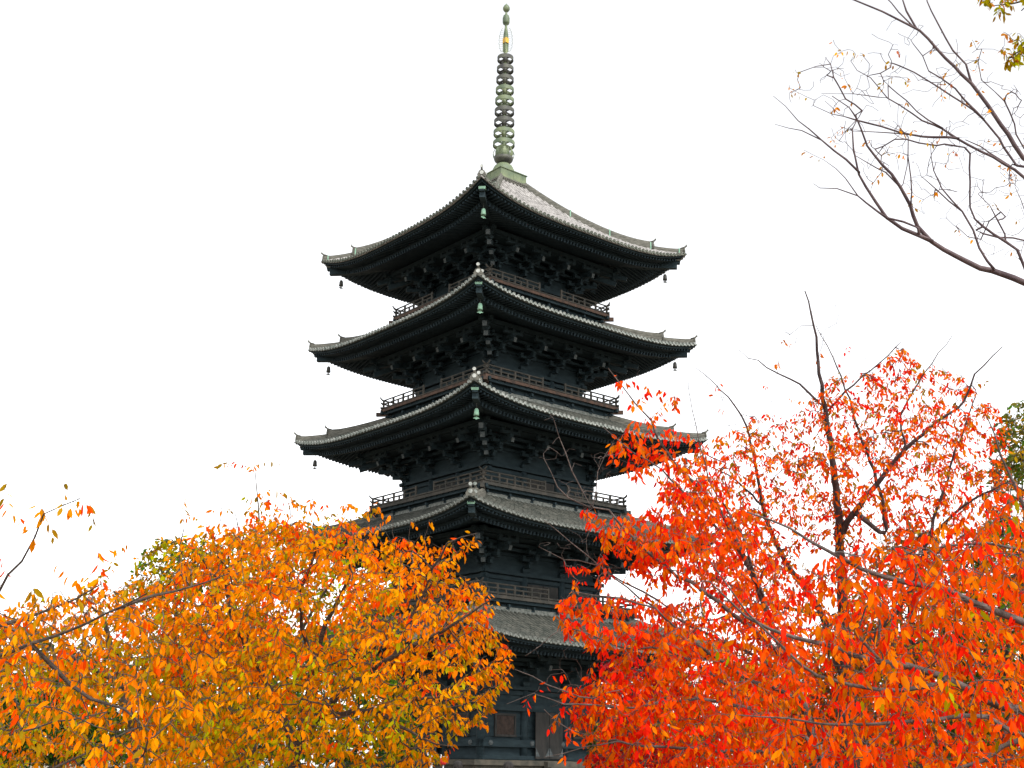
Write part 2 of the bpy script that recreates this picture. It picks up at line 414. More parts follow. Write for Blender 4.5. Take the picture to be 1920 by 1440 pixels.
def build_balcony(k):
    W, zm, U, b, bw, rt = LV[k]
    Wp, zp = LV[k-1][0], LV[k-1][1]; sk = bw-.42
    zfl = rt-.66
    m = MB()
    for q in range(4):
        t = MB(); dz = .004*(q % 2)
        t.box(b-.1, bw+.02, -bw-.02, b-.1, zfl-.10, zfl)
        t.box(bw-.24, bw-.06, -bw-.2, bw+.2, zfl-.34, zfl-.12)
        t.box(sk-.12, sk-.02, -sk+.02, sk-.02, prof(Wp, zp, sk)-.2, zfl-.1)
        nb = 9
        for i in range(-nb, nb+1):
            v = i*sk/nb
            t.box(sk-.2, bw+.0, v-.06, v+.06, zfl-.22, zfl-.12)
            if i % 3 == 0:
                masu(t, sk+.02, v, zfl-.75, .26, .16); t.box(sk-.1, sk+.3, v-.07, v+.07, zfl-.58, zfl-.42); t.box(sk-.03, sk+.07, v-.4, v+.4, zfl-.58, zfl-.44)
        t.box(sk-.04, sk+.12, -sk-.08, sk+.08, zfl-.9, zfl-.76)
        c, s_ = (1, 0, -1, 0)[q], (0, 1, 0, -1)[q]
        m.add([(c*x-s_*y, s_*x+c*y, z+dz) for x, y, z in t.v], t.f)
    bo = m.build('balcony', WOOD, PAG)
    fm = MB()
    def rim(t): t.box(bw+.0225, bw+.10, -bw-.09, bw+.0, zfl-.16, zfl+.02)
    rot4(rim, fm)
    for (sx, sy) in ((1, -1), (1, 1), (-1, 1), (-1, -1)):
        fm.beam(Vector((sx*(bw-.3), sy*(bw-.3), zfl-.3)), Vector((sx*(bw+.28), sy*(bw+.28), zfl-.3)), .22, .24)
    fm.build('floor_edge', RUST if k in (4, 5) else RAILW, bo)
    for q in range(4):
        t = MB(); gap = .95
        for sg in (-1, 1):
            # rails run from the gap out past the corner and curl up
            for (z_, r_, ov, up) in ((rt, .052, .32, .18), (rt-.25, .055, .24, .08), (rt-.53, .07, .18, .0)):
                y0 = sg*gap if z_ > rt-.5 else 0
                pts = [(bw-.05, y0, z_), (bw-.05, sg*(bw-.05), z_)]
                rr = [r_, r_]
                if up: pts += [(bw-.05, sg*(bw-.05+ov*.55), z_+up*.3), (bw-.05, sg*(bw-.05+ov), z_+up)]; rr += [r_, r_*.8]
                else: pts += [(bw-.05, sg*(bw+ov), z_)]; rr += [r_]
                t.sweep(pts, rr, 6)
            npst = 4
            for i in range(npst+1):
                v = sg*(gap+(bw-.05-gap)*i/npst)
                tall = i in (0, npst)
                t.box(bw-.10, bw+.0, v-.055, v+.055, zfl, rt+(.10 if i == 0 else -.03))
                if i < npst:
                    v2 = sg*(gap+(bw-.05-gap)*(i+.5)/npst)
                    t.box(bw-.09, bw-.01, v2-.05, v2+.05, zfl, rt-.27)
        c, s_ = (1, 0, -1, 0)[q], (0, 1, 0, -1)[q]; mm = MB(); dz = .006*(q % 2)
        mm.add([(c*x-s_*y, s_*x+c*y, z+dz) for x, y, z in t.v], t.f)
        mm.build('railing', RAILW, bo)
    return bo
for k in range(1, 6):
    build_roof(k); st = build_storey(k)
    if k > 1: build_balcony(k)
    if k > 1:
        # plank doors of the upper storeys, set in the middle bay
        b = LV[k][3]; z0 = LV[k][5]-.64
        for q in range(2):
            m = MB(); hh = LV[k][1]-2.6
            t = MB()
            for s_ in (-1, 1): t.box(b+.0, b+.06, min(s_*.02, s_*b*.27), max(s_*.02, s_*b*.27), z0+.2, hh)
            c, s2 = ((1, 0), (0, -1))[q]
            m.add([(c*x-s2*y, s2*x+c*y, z) for x, y, z in t.v], t.f); m.build('door', DOORW, st)
ST1 = st
# ground floor fittings
fl1 = [o for o in PAG.children if o.name.startswith('storey_wall')][0]
for q in range(4):
    c, s2 = (1, 0, -1, 0)[q], (0, 1, 0, -1)[q]; b = 4.75
    def put(t, name, m_, par): 
        mm = MB(); mm.add([(c*x-s2*y, s2*x+c*y, z) for x, y, z in t.v], t.f); return mm.build(name, m_, par)
    for v0 in (-3.0, 3.0):
        t = MB()
        for a_, b_, z_, h_ in ((-.78, -.66, 3.24, 4.46), (.66, .78, 3.24, 4.46)): t.box(b, b+.10, v0+a_, v0+b_, z_, h_)
        t.box(b, b+.104, v0-.66, v0+.66, 4.34, 4.46); t.box(b, b+.14, v0-.80, v0+.80, 3.18, 3.3)
        wf = put(t, 'window', DOORW, fl1)
        t = MB()
        for i in range(13): y = v0-.62+i*.1033; t.beam((b+.02, y, 3.3), (b+.02, y, 4.34), .06, .06, up=(1, 1, 0))
        t.box(b-.02, b+.0, v0-.66, v0+.66, 3.3, 4.34)
        put(t, 'lattice', LATT, wf)
    for s_ in (-1, 1):
        t = MB(); y0, y1 = sorted((s_*.02+.1, s_*1.05+.1)); t.box(b+.31, b+.36, y0, y1, 2.0, 4.6)
        for zz in (2.05, 2.7, 3.5, 4.4): t.box(b+.361, b+.375, y0, y1, zz, zz+.08)
        d = put(t, 'door', DOORW, fl1)
        t = MB()
        for (ya, yb) in ((y0, y0+.3), (y1, y1-.3)):   # pale metal corner plates at the foot of the leaf
            A = [(b+.378, ya, 2.14), (b+.378, yb, 2.14), (b+.378, ya, 2.62)]
            t.add(A+[(x+.012, y, z) for x, y, z in A], [(0, 1, 2), (5, 4, 3), (0, 3, 4, 1), (1, 4, 5, 2), (2, 5, 3, 0)])
        put(t, 'corner_plate', ENDW, d)
    for v0 in (-4.25, -1.2, 1.2, 4.25):
        t = MB(); t.sweep([(b+.30, v0, 2.83), (b+.36, v0, 2.83), (b+.40, v0, 2.83)], [.15, .14, .06], 10); put(t, 'stud_cover', ENDW, fl1)
pm = MB()
pm.box(-6.6, 6.6, -6.6, 6.6, 1.62, 1.90); pm.box(-6.4, 6.4, -6.4, 6.4, .4, 1.619); pm.box(-7.6, 7.6, -7.6, 7.6, 0, .9)
for i in range(6): pm.box(6.61+.3*(5-i)+0, 6.61+.3*(6-i), -1.6, 1.6, .0, 1.85-.3*(5-i)+.002)
pm.build('podium', STONE, PAG)

# spire
sp = MB()
sp.sweep([(0, 0, 41.6), (0, 0, 53.1)], [.13, .09], 12); sp_o = sp.build('spire', COPPER, PAG)
m = MB(); w_ = 1.15
m.box(-w_, w_, -w_, w_, 40.0, 40.90); m.box(-w_-.06, w_+.06, -w_-.06, w_+.06, 40.901, 40.96)
for q in range(4):
    c, s2 = (1, 0, -1, 0)[q], (0, 1, 0, -1)[q]; t = MB(); t.box(w_, w_+.015, -.02, .02, 40.0, 40.90)
    
    m.add([(c*x-s2*y, s2*x+c*y, z) for x, y, z in t.v], t.f)
m.build('base_box', COPPER, sp_o)
m = MB(); m.lathe((0, 0, 40.93), [(.80, 0), (.80, .25), (.76, .5), (.64, .76), (.42, .95), (.2, 1.02), (.0, 1.03)], 32); m.build('dome', COPPER, sp_o)
m = MB(); m.lathe((0, 0, 41.95), [(.30, 0), (.48, .06), (.64, .22), (.70, .42), (.62, .44), (.36, .40), (.2, .4)], 32); m.build('lotus_bowl', COPD, sp_o)
m = MB()
for i in range(8):
    a = 2*math.pi*i/8+.2; d = Vector((math.cos(a), math.sin(a), 0)); s_ = Vector((-d.y, d.x, 0))
    rows = [(.66, 42.3, .12), (.74, 42.5, .15), (.76, 42.68, .13), (.72, 42.82, .07), (.67, 42.93, .085), (.66, 43.0, .03)]
    vs = []
    for r_, z_, hw in rows: vs += [d*r_+s_*hw+Vector((0, 0, z_)), d*r_-s_*hw+Vector((0, 0, z_)), d*(r_-.04)-s_*hw+Vector((0, 0, z_)), d*(r_-.04)+s_*hw+Vector((0, 0, z_))]
    m.add(vs, [(4*j+q, 4*j+(q+1) % 4, 4*j+4+(q+1) % 4, 4*j+4+q) for j in range(5) for q in range(4)])
m.build('lotus_petals', COPPER, sp_o)
m = MB(); m.lathe((0, 0, 42.3), [(.42, 0), (.44, .5), (.40, .95), (.2, 1.0)], 24); m.build('collar', COPPER, sp_o)
for i in range(9):
    zt = 43.60+.85*i; r_ = .77-.024*i
    m = MB(); m.lathe((0, 0, zt-.38), [(r_, .08), (r_*1.01, .11), (r_*.99, .22), (r_*1.01, .35), (r_, .38), (r_-.05, .38), (r_-.05, .08), (r_, .08)], 36)
    for q in range(4):
        a = math.pi/2*q+.1; m.beam((0, 0, zt-.12), (math.cos(a)*(r_-.03), math.sin(a)*(r_-.03), zt-.12), .06, .12)
    m.lathe((0, 0, zt-.42), [(.10, 0), (.17, .02), (.18, .2), (.17, .42), (.10, .44)], 18)
    m.build('ring', COPPER if i in (0, 1, 4, 5) else COPD, sp_o)
m = MB()
for q in range(4):
    a = math.pi/2*q+PROT*0+.785; d = Vector((math.cos(a), math.sin(a), 0))
    # openwork flame fin: solid inner plate with a scrolled outer wire joined by short struts
    A = [d*r_+Vector((0, 0, z_)) for r_, z_ in ((.08, 50.75), (.20, 50.85), (.22, 51.6), (.17, 52.3), (.08, 52.95))]
    n_ = Vector((-d.y, d.x, 0))*.012
    k_ = len(A); m.add([p+n_ for p in A]+[p-n_ for p in A], [tuple(range(k_)), tuple(range(2*k_-1, k_-1, -1))]+[(i, i+1, k_+i+1, k_+i) for i in range(k_-1)])
    out = []
    for i in range(25):
        t = i/24; rr = .20+.32*math.sin(math.pi*min(1, t*1.02))**.35*(1-.25*t)+.025*math.sin(t*40); out.append(d*rr+Vector((0, 0, 50.85+1.95*t)))
    m.sweep(out, [.014]*25, 4)
    for i in range(2, 24, 2): p = out[i]; m.sweep([p, d*.18+Vector((0, 0, p.z-.05))], [.008, .008], 4, caps=False)
m.build('flame_ornament', COPPER, sp_o)
m = MB(); m.box(-.16, .16, -.16, .16, 51.55, 51.95); m.build('gilt_plate', mat('tarnished_gilt', (.5, .28, .03), (.6, .36, .06), rough=.4, metal=.3), sp_o)
m = MB(); m.lathe((0, 0, 53.1), [(.08, -.2), (.10, 0), (.22, .05), (.255, .2), (.255, .5), (.2, .72), (.1, .8), (.06, 1.0), (.06, 1.1)], 24); m.build('lower_ball', COPPER, sp_o)
m = MB(); m.lathe((0, 0, 54.15), [(.05, 0), (.16, .05), (.25, .2), (.25, .34), (.17, .50), (.06, .62), (.0, .72)], 24); m.build('jewel', COPPER, sp_o)

# wind bells: hang from the hip beams
ca, sa = math.cos(PROT-math.pi/4), math.sin(PROT-math.pi/4)
ord_ = {5: 'topmost', 4: 'second highest', 3: 'third highest'}
def bell(k, sx, sy, label, tilt):
    W, zm, U = LV[k][:3]; w_ = W-1.08; z = zm-.30
    x, y = ca*sx*w_-sa*sy*w_, sa*sx*w_+ca*sy*w_
    o = empty('wind_bell', (x, y, z), 0, label, 'wind bell', 'wind bells under the roof corners')
    m = MB(); m.sweep([(0, 0, .34), (0, 0, -.10)], [.012, .012], 5)
    m.build('chain', COPD, o)
    m = MB(); m.lathe((0, 0, 0), [(.02, -.08), (.09, -.10), (.125, -.20), (.135, -.34), (.155, -.50), (.135, -.50), (.115, -.34), (.10, -.2), (.02, -.14)], 14)
    m.build('bell_body', CAPG if (sx, sy) == (1, -1) else COPD, o)  # side bells and vanes: silhouette darkness against the sky put into colour
    m = MB(); m.sweep([(0, 0, -.2), (0, 0, -.62)], [.012, .012], 5)
    A = [(-.19, -.66), (-.10, -.60), (0, -.56), (.10, -.60), (.19, -.66), (.08, -.67), (0, -.72), (-.08, -.67)]
    c, s = math.cos(tilt), math.sin(tilt)
    P_ = [(x_*c, x_*s, z_) for x_, z_ in A]; m.add([(x_-s*.01, y_+c*.01, z_) for x_, y_, z_ in P_]+[(x_+s*.01, y_-c*.01, z_) for x_, y_, z_ in P_], [tuple(range(8)), tuple(range(15, 7, -1))]+[(i, (i+1) % 8, 8+(i+1) % 8, 8+i) for i in range(8)])
    m.build('clapper_vane', CAPG if (sx, sy) == (1, -1) else COPD, o)
for k in (5, 4, 3):
    bell(k, 1, -1, f'pale green bronze wind bell under the near middle corner of the {ord_[k]} pagoda roof', .6 if k == 5 else .1)
    bell(k, -1, -1, f'dark wind bell hanging under the left corner of the {ord_[k]} pagoda roof', .5 if k == 5 else 0)
    bell(k, 1, 1, f'dark wind bell hanging under the right corner of the {ord_[k]} pagoda roof', .1)
#TREES
# ------------------------------------------------------------------ trees
def catmull(P, step):
    P = [np.array(p, float) for p in P]
    if len(P) < 3: 
        n = max(1, int(np.linalg.norm(P[1]-P[0])/step)); return [P[0]+(P[1]-P[0])*i/n for i in range(n+1)]
    Q = [2*P[0]-P[1]]+P+[2*P[-1]-P[-2]]; out = []
    for i in range(1, len(Q)-2):
        a, b, c, d = Q[i-1:i+3]; n = max(1, int(np.linalg.norm(c-b)/step))
        for k in range(n):
            t = k/n; out.append(.5*((2*b)+(c-a)*t+(2*a-5*b+4*c-d)*t*t+(3*b-a-3*c+d)*t**3))
    out.append(P[-1]); return out
def fill_mesh(me, v, faces_idx, sizes, smooth):
    me.vertices.add(len(v)); me.vertices.foreach_set('co', v.astype(np.float32).ravel())
    me.loops.add(len(faces_idx)); me.loops.foreach_set('vertex_index', faces_idx.astype(np.int32))
    me.polygons.add(len(sizes)); st = np.concatenate([[0], np.cumsum(sizes)[:-1]]).astype(np.int32)
    me.polygons.foreach_set('loop_start', st)
    me.polygons.foreach_set('use_smooth', np.full(len(sizes), smooth)); me.update(calc_edges=True)
def nrm(a): return a/np.maximum(np.linalg.norm(a, axis=-1, keepdims=True), 1e-9)
class Tree:
    def __init__(s, name, label, cat, group, bark, r0=.0026):
        s.name, s.label, s.cat, s.group, s.bark, s.r0 = name, label, cat, group, bark, r0
        s.pos = np.zeros((120000, 3)); s.par = np.full(120000, -1); s.first = np.zeros(120000, bool); s.minr = np.zeros(120000); s.n = 0
        s.att = np.zeros(120000, bool); s.twigs = []
    def path(s, P, r0=0, r1=0, parent=-1, att=True):
        ids = []
        for i, p in enumerate(P):
            k = s.n; s.pos[k] = p; s.par[k] = parent if i == 0 else k-1; s.first[k] = (i == 0); s.att[k] = att
            s.minr[k] = r0+(r1-r0)*i/max(1, len(P)-1); s.n += 1; ids.append(k)
        return ids
    def nearest(s, T, atts=True):
        d = ((s.pos[:s.n]-T)**2).sum(1)
        if atts: d = np.where(s.att[:s.n], d, 1e9)
        return int(d.argmin())
    def limb(s, pts, r0, r1, jit=.02, root=False, step=.13, att=True):
        """pts: (px, py, depth) of the photo, or 3-vectors when given as arrays"""
        W = [p if isinstance(p, np.ndarray) else at(*p) for p in pts]
        if not root:
            k = s.nearest(W[0]); 
            if np.linalg.norm(s.pos[k]-W[0]) > .02: W = [s.pos[k]]+W
            parent = k
        else: parent = -1
        C = catmull(W, step); C = [c+rng.normal(0, jit*.5, 3)*(0 if i in (0, len(C)-1) else 1) for i, c in enumerate(C)]
        if not root and len(C) > 1: C = C[1:] if len(C) > 2 else C
        return s.path(C, r0, r1, parent, att)
    def trunk(s, px, d, top, r0, r1, lean=0):
        """from the ground below pixel column px at depth d up to the world point `top`"""
        t = top if isinstance(top, np.ndarray) else at(*top)
        b = at(px, 1437, d); b = np.array([b[0], b[1], -.05]); mid = (b*.45+t*.55)+np.array([lean, 0, 0])
        return s.limb([b, mid, t], r0, r1, root=True)
    def grow(s, T, sub=.12, leafy=1.0, bend=.18, thin=True):
        """join every target to the skeleton by a curved twig, nearest first"""
        d0 = np.array([((s.pos[:s.n]-t)**2).sum(1).min() for t in T]); T = T[np.argsort(d0)]
        for t in T:
            k = s.nearest(t); a = s.pos[k]; L = np.linalg.norm(t-a)
            if L < .06 or s.n > 119900: continue
            pd = a-s.pos[s.par[k]] if s.par[k] >= 0 else np.array([0, 0, 1.]); pd = pd/max(1e-6, np.linalg.norm(pd))
            m = a+(t-a)*.45+pd*L*bend+rng.normal(0, .06, 3)*L
            n = max(2, int(L/sub)); u = np.linspace(0, 1, n+1)[1:, None]
            C = (1-u)**2*a+2*u*(1-u)*m+u*u*t+rng.normal(0, .010, (n, 3))
            ids = s.path(C, 0, 0, k)
            if rng.random() < leafy: s.twigs.append(ids)
    def build(s, leaf=None):
        n = s.n; pos, par = s.pos[:n], s.par[:n]
        cnt = np.zeros(n); child = np.zeros(n, bool); child[par[par >= 0]] = True; cnt[~child] = 1
        for k in range(n-1, -1, -1):
            if par[k] >= 0: cnt[par[k]] += cnt[k]
        r = np.maximum(s.r0*cnt**.44, s.minr[:n])
        base = pos[0]; root = empty(s.name, tuple(base), 0, s.label, s.cat, s.group)
        dirn = pos-np.where(par[:, None] >= 0, pos[np.maximum(par, 0)], pos-np.array([0, 0, 1.])); dirn = nrm(dirn)
        ref = nrm(np.array([.12, 1, .15])); A = nrm(np.cross(dirn, ref)); B = np.cross(A, dirn)
        NS = 5
        ang = np.arange(NS)*2*np.pi/NS
        def ring(p, a, b, rr): return p[:, None]+rr[:, None, None]*(a[:, None]*np.cos(ang)[None, :, None]+b[:, None]*np.sin(ang)[None, :, None])
        R1 = ring(pos, A, B, r)
        f = np.where((par >= 0) & s.first[:n])[0]
        R2 = ring(pos[par[f]], A[f], B[f], np.minimum(r[f]*1.25, r[par[f]]))
        V = np.concatenate([R1.reshape(-1, 3), R2.reshape(-1, 3)])-base
        start = np.where(par >= 0, par*NS, 0); start[f] = n*NS+np.arange(len(f))*NS
        e = np.where(par >= 0)[0]; i = np.arange(NS); j = (i+1) % NS
        Q = np.stack([start[e][:, None]+i, start[e][:, None]+j, e[:, None]*NS+j, e[:, None]*NS+i], -1).reshape(-1, 4)
        thick = np.repeat(r[e] > .022, NS)
        for nm, sel in (('trunk', thick), ('twigs', ~thick)):
            q = Q[sel]
            if not len(q): continue
            used, inv = np.unique(q.ravel(), return_inverse=True)
            me = bpy.data.meshes.new(nm); fill_mesh(me, V[used], inv, np.full(len(q), 4), True); me.materials.append(s.bark)
            o = bpy.data.objects.new(nm, me); COL.objects.link(o); o.parent = root
        if leaf: s.leaves(root, base, **leaf)
        return root
    def leaves(s, root, base, size, pal, wts, zone=None, sp=.035, reach=.55, droop=.75, jit=.12, prob=1.0, wid=.46):
        P_, D_, C_ = [], [], []
        pal = np.array(pal); wts = np.array(wts, float); wts /= wts.sum()
        for ids in s.twigs:
            pts = s.pos[ids]; 
            if s.par[ids[0]] >= 0: pts = np.vstack([s.pos[s.par[ids[0]]], pts])
            seg = np.linalg.norm(np.diff(pts, axis=0), axis=1); cum = np.concatenate([[0], np.cumsum(seg)]); L = cum[-1]
            t = np.arange(max(0, L-reach), L, sp); t = np.clip(t+rng.normal(0, sp*.35, len(t)), 0, L)
            if not len(t): continue
            if prob < 1: t = t[rng.random(len(t)) < prob]
            if not len(t): continue
            X = np.stack([np.interp(t, cum, pts[:, q]) for q in range(3)], 1)
            dr = nrm(pts[-1]-pts[0]); side = nrm(np.cross(dr, rng.normal(0, 1, 3)+np.array([0, 0, 1.5])))
            sg = np.where(np.arange(len(t)) % 2 == 0, 1, -1)[:, None]
            D = nrm(sg*side*.75+dr*.45+rng.normal(0, .30, (len(t), 3))+np.array([0, 0, -droop*1.5]))
            w_ = wts
            if zone is not None: w_ = zone(pts[-1], wts); w_ = np.array(w_)/np.sum(w_)
            c = pal[rng.choice(len(pal), p=w_)]; c2 = pal[rng.choice(len(pal), len(t), p=w_)]
            mix = (rng.random(len(t)) < .16)[:, None]
            C = np.where(mix, c2, c)*np.exp(rng.normal(0, jit, (len(t), 1)))*np.exp(rng.normal(0, jit*.7, (len(t), 3)))
            P_.append(X); D_.append(D); C_.append(C)
        X = np.vstack(P_); D = np.vstack(D_); C = np.clip(np.vstack(C_), 0, .9); N = len(X)
        sz = size*np.clip(rng.normal(1, .2, N), .5, 1.5)[:, None]
        side = nrm(np.cross(D, rng.normal(0, 1, (N, 3)))); up = np.cross(side, D)
        X = X+D*.018
        w_ = wid*.5*sz
        cup = rng.uniform(.05, .35, (N, 1)); bend = rng.uniform(-.05, .30, (N, 1))
        b = X; m = X+D*sz*.45-up*sz*.04; tip = X+D*sz-up*sz*bend
        l1 = X+D*sz*.22+side*w_*.78+up*w_*cup; l2 = X+D*sz*.60+side*w_*.86+up*w_*cup-up*sz*bend*.3
        r1 = X+D*sz*.22-side*w_*.78+up*w_*cup; r2 = X+D*sz*.60-side*w_*.86+up*w_*cup-up*sz*bend*.3
        V = np.stack([b, m, tip, l1, l2, r1, r2], 1).reshape(-1, 3)-base
        o7 = np.arange(N)[:, None]*7
        F = np.concatenate([o7+np.array([0, 1, 4, 3]), o7+np.array([1, 2, 4]), o7+np.array([0, 5, 6, 1]), o7+np.array([1, 6, 2])], 1).ravel()
        me = bpy.data.meshes.new('crown'); fill_mesh(me, V, F, np.tile([4, 3, 4, 3], N), True)
        at_ = me.attributes.new('leafcol', 'FLOAT_COLOR', 'POINT')
        cc = np.concatenate([np.repeat(C, 7, 0), np.ones((N*7, 1))], 1).astype(np.float32); at_.data.foreach_set('color', cc.ravel())
        me.materials.append(LEAF); o = bpy.data.objects.new('crown', me); COL.objects.link(o); o.parent = root
        global NLEAF; NLEAF += N
NLEAF = 0
def inpoly(P, x, y):
    c = np.zeros(len(x), bool); n = len(P)
    for i in range(n):
        (x1, y1), (x2, y2) = P[i], P[(i+1) % n]
        k = ((y1 > y) != (y2 > y)); c ^= k & (x < (x2-x1)*(y-y1)/((y2-y1) or 1e-9)+x1)
    return c
def edge(P, x, y):
    d = np.full(len(x), 1e9); n = len(P)
    for i in range(n):
        a, b = np.array(P[i], float), np.array(P[(i+1) % n], float); ab = b-a
        t = np.clip(((x-a[0])*ab[0]+(y-a[1])*ab[1])/(ab@ab), 0, 1); d = np.minimum(d, np.hypot(x-a[0]-t*ab[0], y-a[1]-t*ab[1]))
    return d
def region(P, n, dc, dd, clump=.5, scale=2.2, soft=90):
    P_ = np.array(P, float); out = []
    ph = rng.uniform(0, 6, 6)
    while len(out) < n:
        x = rng.uniform(P_[:, 0].min(), P_[:, 0].max(), 4000); y = rng.uniform(P_[:, 1].min(), P_[:, 1].max(), 4000)
        k = inpoly(P, x, y); x, y = x[k], y[k]; e = np.clip(edge(P, x, y)/soft, .25, 1)
        d = dc+dd*rng.uniform(-1, 1, len(x))*e
        for a, b_, c in zip(x, y, d):
            p = at(a, b_, c); q = p*scale
            nz = math.sin(q[0]*1.7+ph[0]+math.sin(q[2]*1.3+ph[1]))*math.sin(q[1]*1.5+ph[2]+math.sin(q[0]+ph[3]))+math.sin(q[2]*2.9+ph[4]+q[0]*.8)*.6
            if nz > -1.6+clump*2 or rng.random() < .25: out.append(p)
            if len(out) >= n: break
    return np.array(out)

OR, YO, YG, RO, RD, CR, OL, BR, GR, DG = (.76, .185, .001), (.74, .27, .001), (.36, .31, .002), (.78, .068, .001), (.74, .014, .003), (.30, .004, .008), (.34, .19, .004), (.26, .10, .02), (.07, .15, .008), (.022, .048, .010)

# 1 orange cherry in front of the pagoda's left side
t = Tree('cherry_tree', 'bushy golden orange cherry tree overlapping the lower left side of the pagoda', 'tree', 'autumn cherry trees', BARK, r0=.0018)
t.trunk(560, 12.5, (548, 1425, 12.2), .10, .075)
t.limb([(570, 1380, 12.2), (640, 1300, 11.8), (740, 1230, 11.5), (850, 1170, 11.2), (930, 1120, 11)], .05, .006)
t.limb([(600, 1345, 12.1), (700, 1330, 11.6), (800, 1310, 11.2), (900, 1290, 11)], .035, .005)
t.limb([(560, 1400, 12.2), (600, 1200, 12.6), (655, 1080, 12.5), (650, 1010, 12.4)], .05, .006)
t.limb([(590, 1260, 12.5), (560, 1130, 12.2), (590, 1040, 12.0)], .03, .005)
t.limb([(548, 1400, 12.2), (500, 1280, 12.4), (440, 1170, 12.3), (420, 1080, 12.2)], .045, .006)
t.limb([(700, 1330, 11.6), (790, 1385, 11.2), (850, 1400, 11)], .02, .004)
t.limb([(740, 1230, 11.5), (800, 1100, 11.4), (840, 1020, 11.2), (895, 1000, 11)], .025, .004)
P1 = [(330, 1060), (430, 985), (520, 965), (600, 985), (690, 975), (730, 1000), (850, 1010), (890, 990), (893, 1020), (858, 1045), (850, 1075), (905, 1080), (935, 1130), (915, 1165), (950, 1190), (968, 1230), (950, 1290), (925, 1305), (912, 1345), (925, 1365), (880, 1355), (850, 1390), (855, 1420), (800, 1440), (760, 1470), (300, 1470), (280, 1250)]
t.grow(region(P1, 3600, 11.9, 1.7, clump=.4))
for (x, y) in ((330, 955), (385, 965), (410, 935), (545, 925), (585, 935), (612, 950), (660, 945), (690, 930), (735, 965), (770, 975), (805, 975)):
    t.limb([(x+rng.uniform(-15, 15), y+75, 12.0), (x+rng.uniform(-5, 5), y+35, 12.0), (x, y, 12.0)], .004, .002, step=.08)
    for q in range(3): t.grow(np.array([at(x+rng.uniform(-16, 16), y+rng.uniform(-8, 40), 12.0)]), sub=.06)
t.grow(region([(300, 1030), (430, 950), (520, 925), (600, 940), (700, 935), (720, 985), (600, 1000), (430, 1000), (330, 1070)], 130, 12.0, .9, clump=.8, soft=30), sub=.08)
z1 = lambda p, w_: [w_[0]*(.45 if p[2] < 2.3 else 1), w_[1]*(2 if p[2] < 2.5 else 1), w_[2]*(9 if p[2] < 2.0 else (3 if p[2] < 2.6 else .6)), w_[3]*(.2 if p[2] < 2.4 else 1), w_[4]*(1.8 if p[2] < 3.2 else 1.2)]
t.build(dict(size=.066, pal=[OR, YO, YG, RO, OL], wts=[5, 4, .6, 1.3, .9], zone=z1, sp=.034, reach=.45))
# bare shoots poking out of it are part of its twigs

# 2 near cherry at the left edge, large leaves
t = Tree('cherry_tree', 'near cherry tree reaching in from the left edge with large sparse orange leaves', 'tree', 'autumn cherry trees', BARK, r0=.0018)
t.trunk(-420, 8.2, (-330, 1330, 8.1), .14, .10)
t.limb([(-330, 1320, 8.1), (-160, 1260, 8), (0, 1225, 7.8), (110, 1190, 7.8), (200, 1150, 7.7), (275, 1113, 7.6)], .026, .004)
t.limb([(-200, 1270, 8), (-60, 1175, 8.2), (40, 1050, 8.2), (85, 968, 8.1), (150, 935, 8.0)], .017, .003)
t.limb([(-100, 1215, 8.1), (0, 1172, 8.1), (90, 1145, 8.2), (190, 1095, 8.2)], .02, .004)
t.limb([(-330, 1330, 8.1), (-100, 1390, 7.8), (60, 1370, 7.7), (130, 1345, 7.6), (200, 1335, 7.6)], .014, .004)
t.limb([(100, 1255, 7.9), (170, 1305, 7.8), (230, 1330, 7.8), (290, 1380, 7.8)], .016, .006)
t.limb([(200, 1150, 7.7), (330, 1110, 7.8), (430, 1075, 7.8)], .012, .003)
t.limb([(-330, 1330, 8.1), (-60, 1480, 7.8), (110, 1440, 7.5), (240, 1370, 7.4)], .025, .004)
P2 = [(-200, 1130), (0, 1090), (130, 1090), (250, 1090), (330, 1180), (420, 1250), (400, 1440), (300, 1480), (-200, 1480)]
t.grow(region(P2, 420, 7.8, .9, clump=.3), leafy=.8)
t.grow(np.array([at(*p) for p in [(10, 930, 8.1), (20, 960, 8), (-10, 1000, 8.1), (100, 1000, 8.1), (155, 925, 8), (170, 950, 8), (180, 990, 8.1), (190, 1030, 8.2), (120, 905, 8.1), (60, 1000, 8.2), (110, 1050, 8.1), (30, 1060, 8.2), (240, 1015, 8.2), (135, 1085, 8.1), (150, 925, 8.0), (160, 935, 8.0), (165, 945, 8.1), (145, 945, 8.05), (130, 940, 8), (75, 955, 8.1), (50, 985, 8.1), (0, 1040, 8.2), (15, 900, 8.1), (70, 940, 8.2), (185, 1060, 8.1)]]), leafy=1)
t.build(dict(size=.070, pal=[OR, YO, RO, OL], wts=[5, 2.5, 1.2, 1.6], sp=.046, reach=.35, droop=1.0, wid=.42))

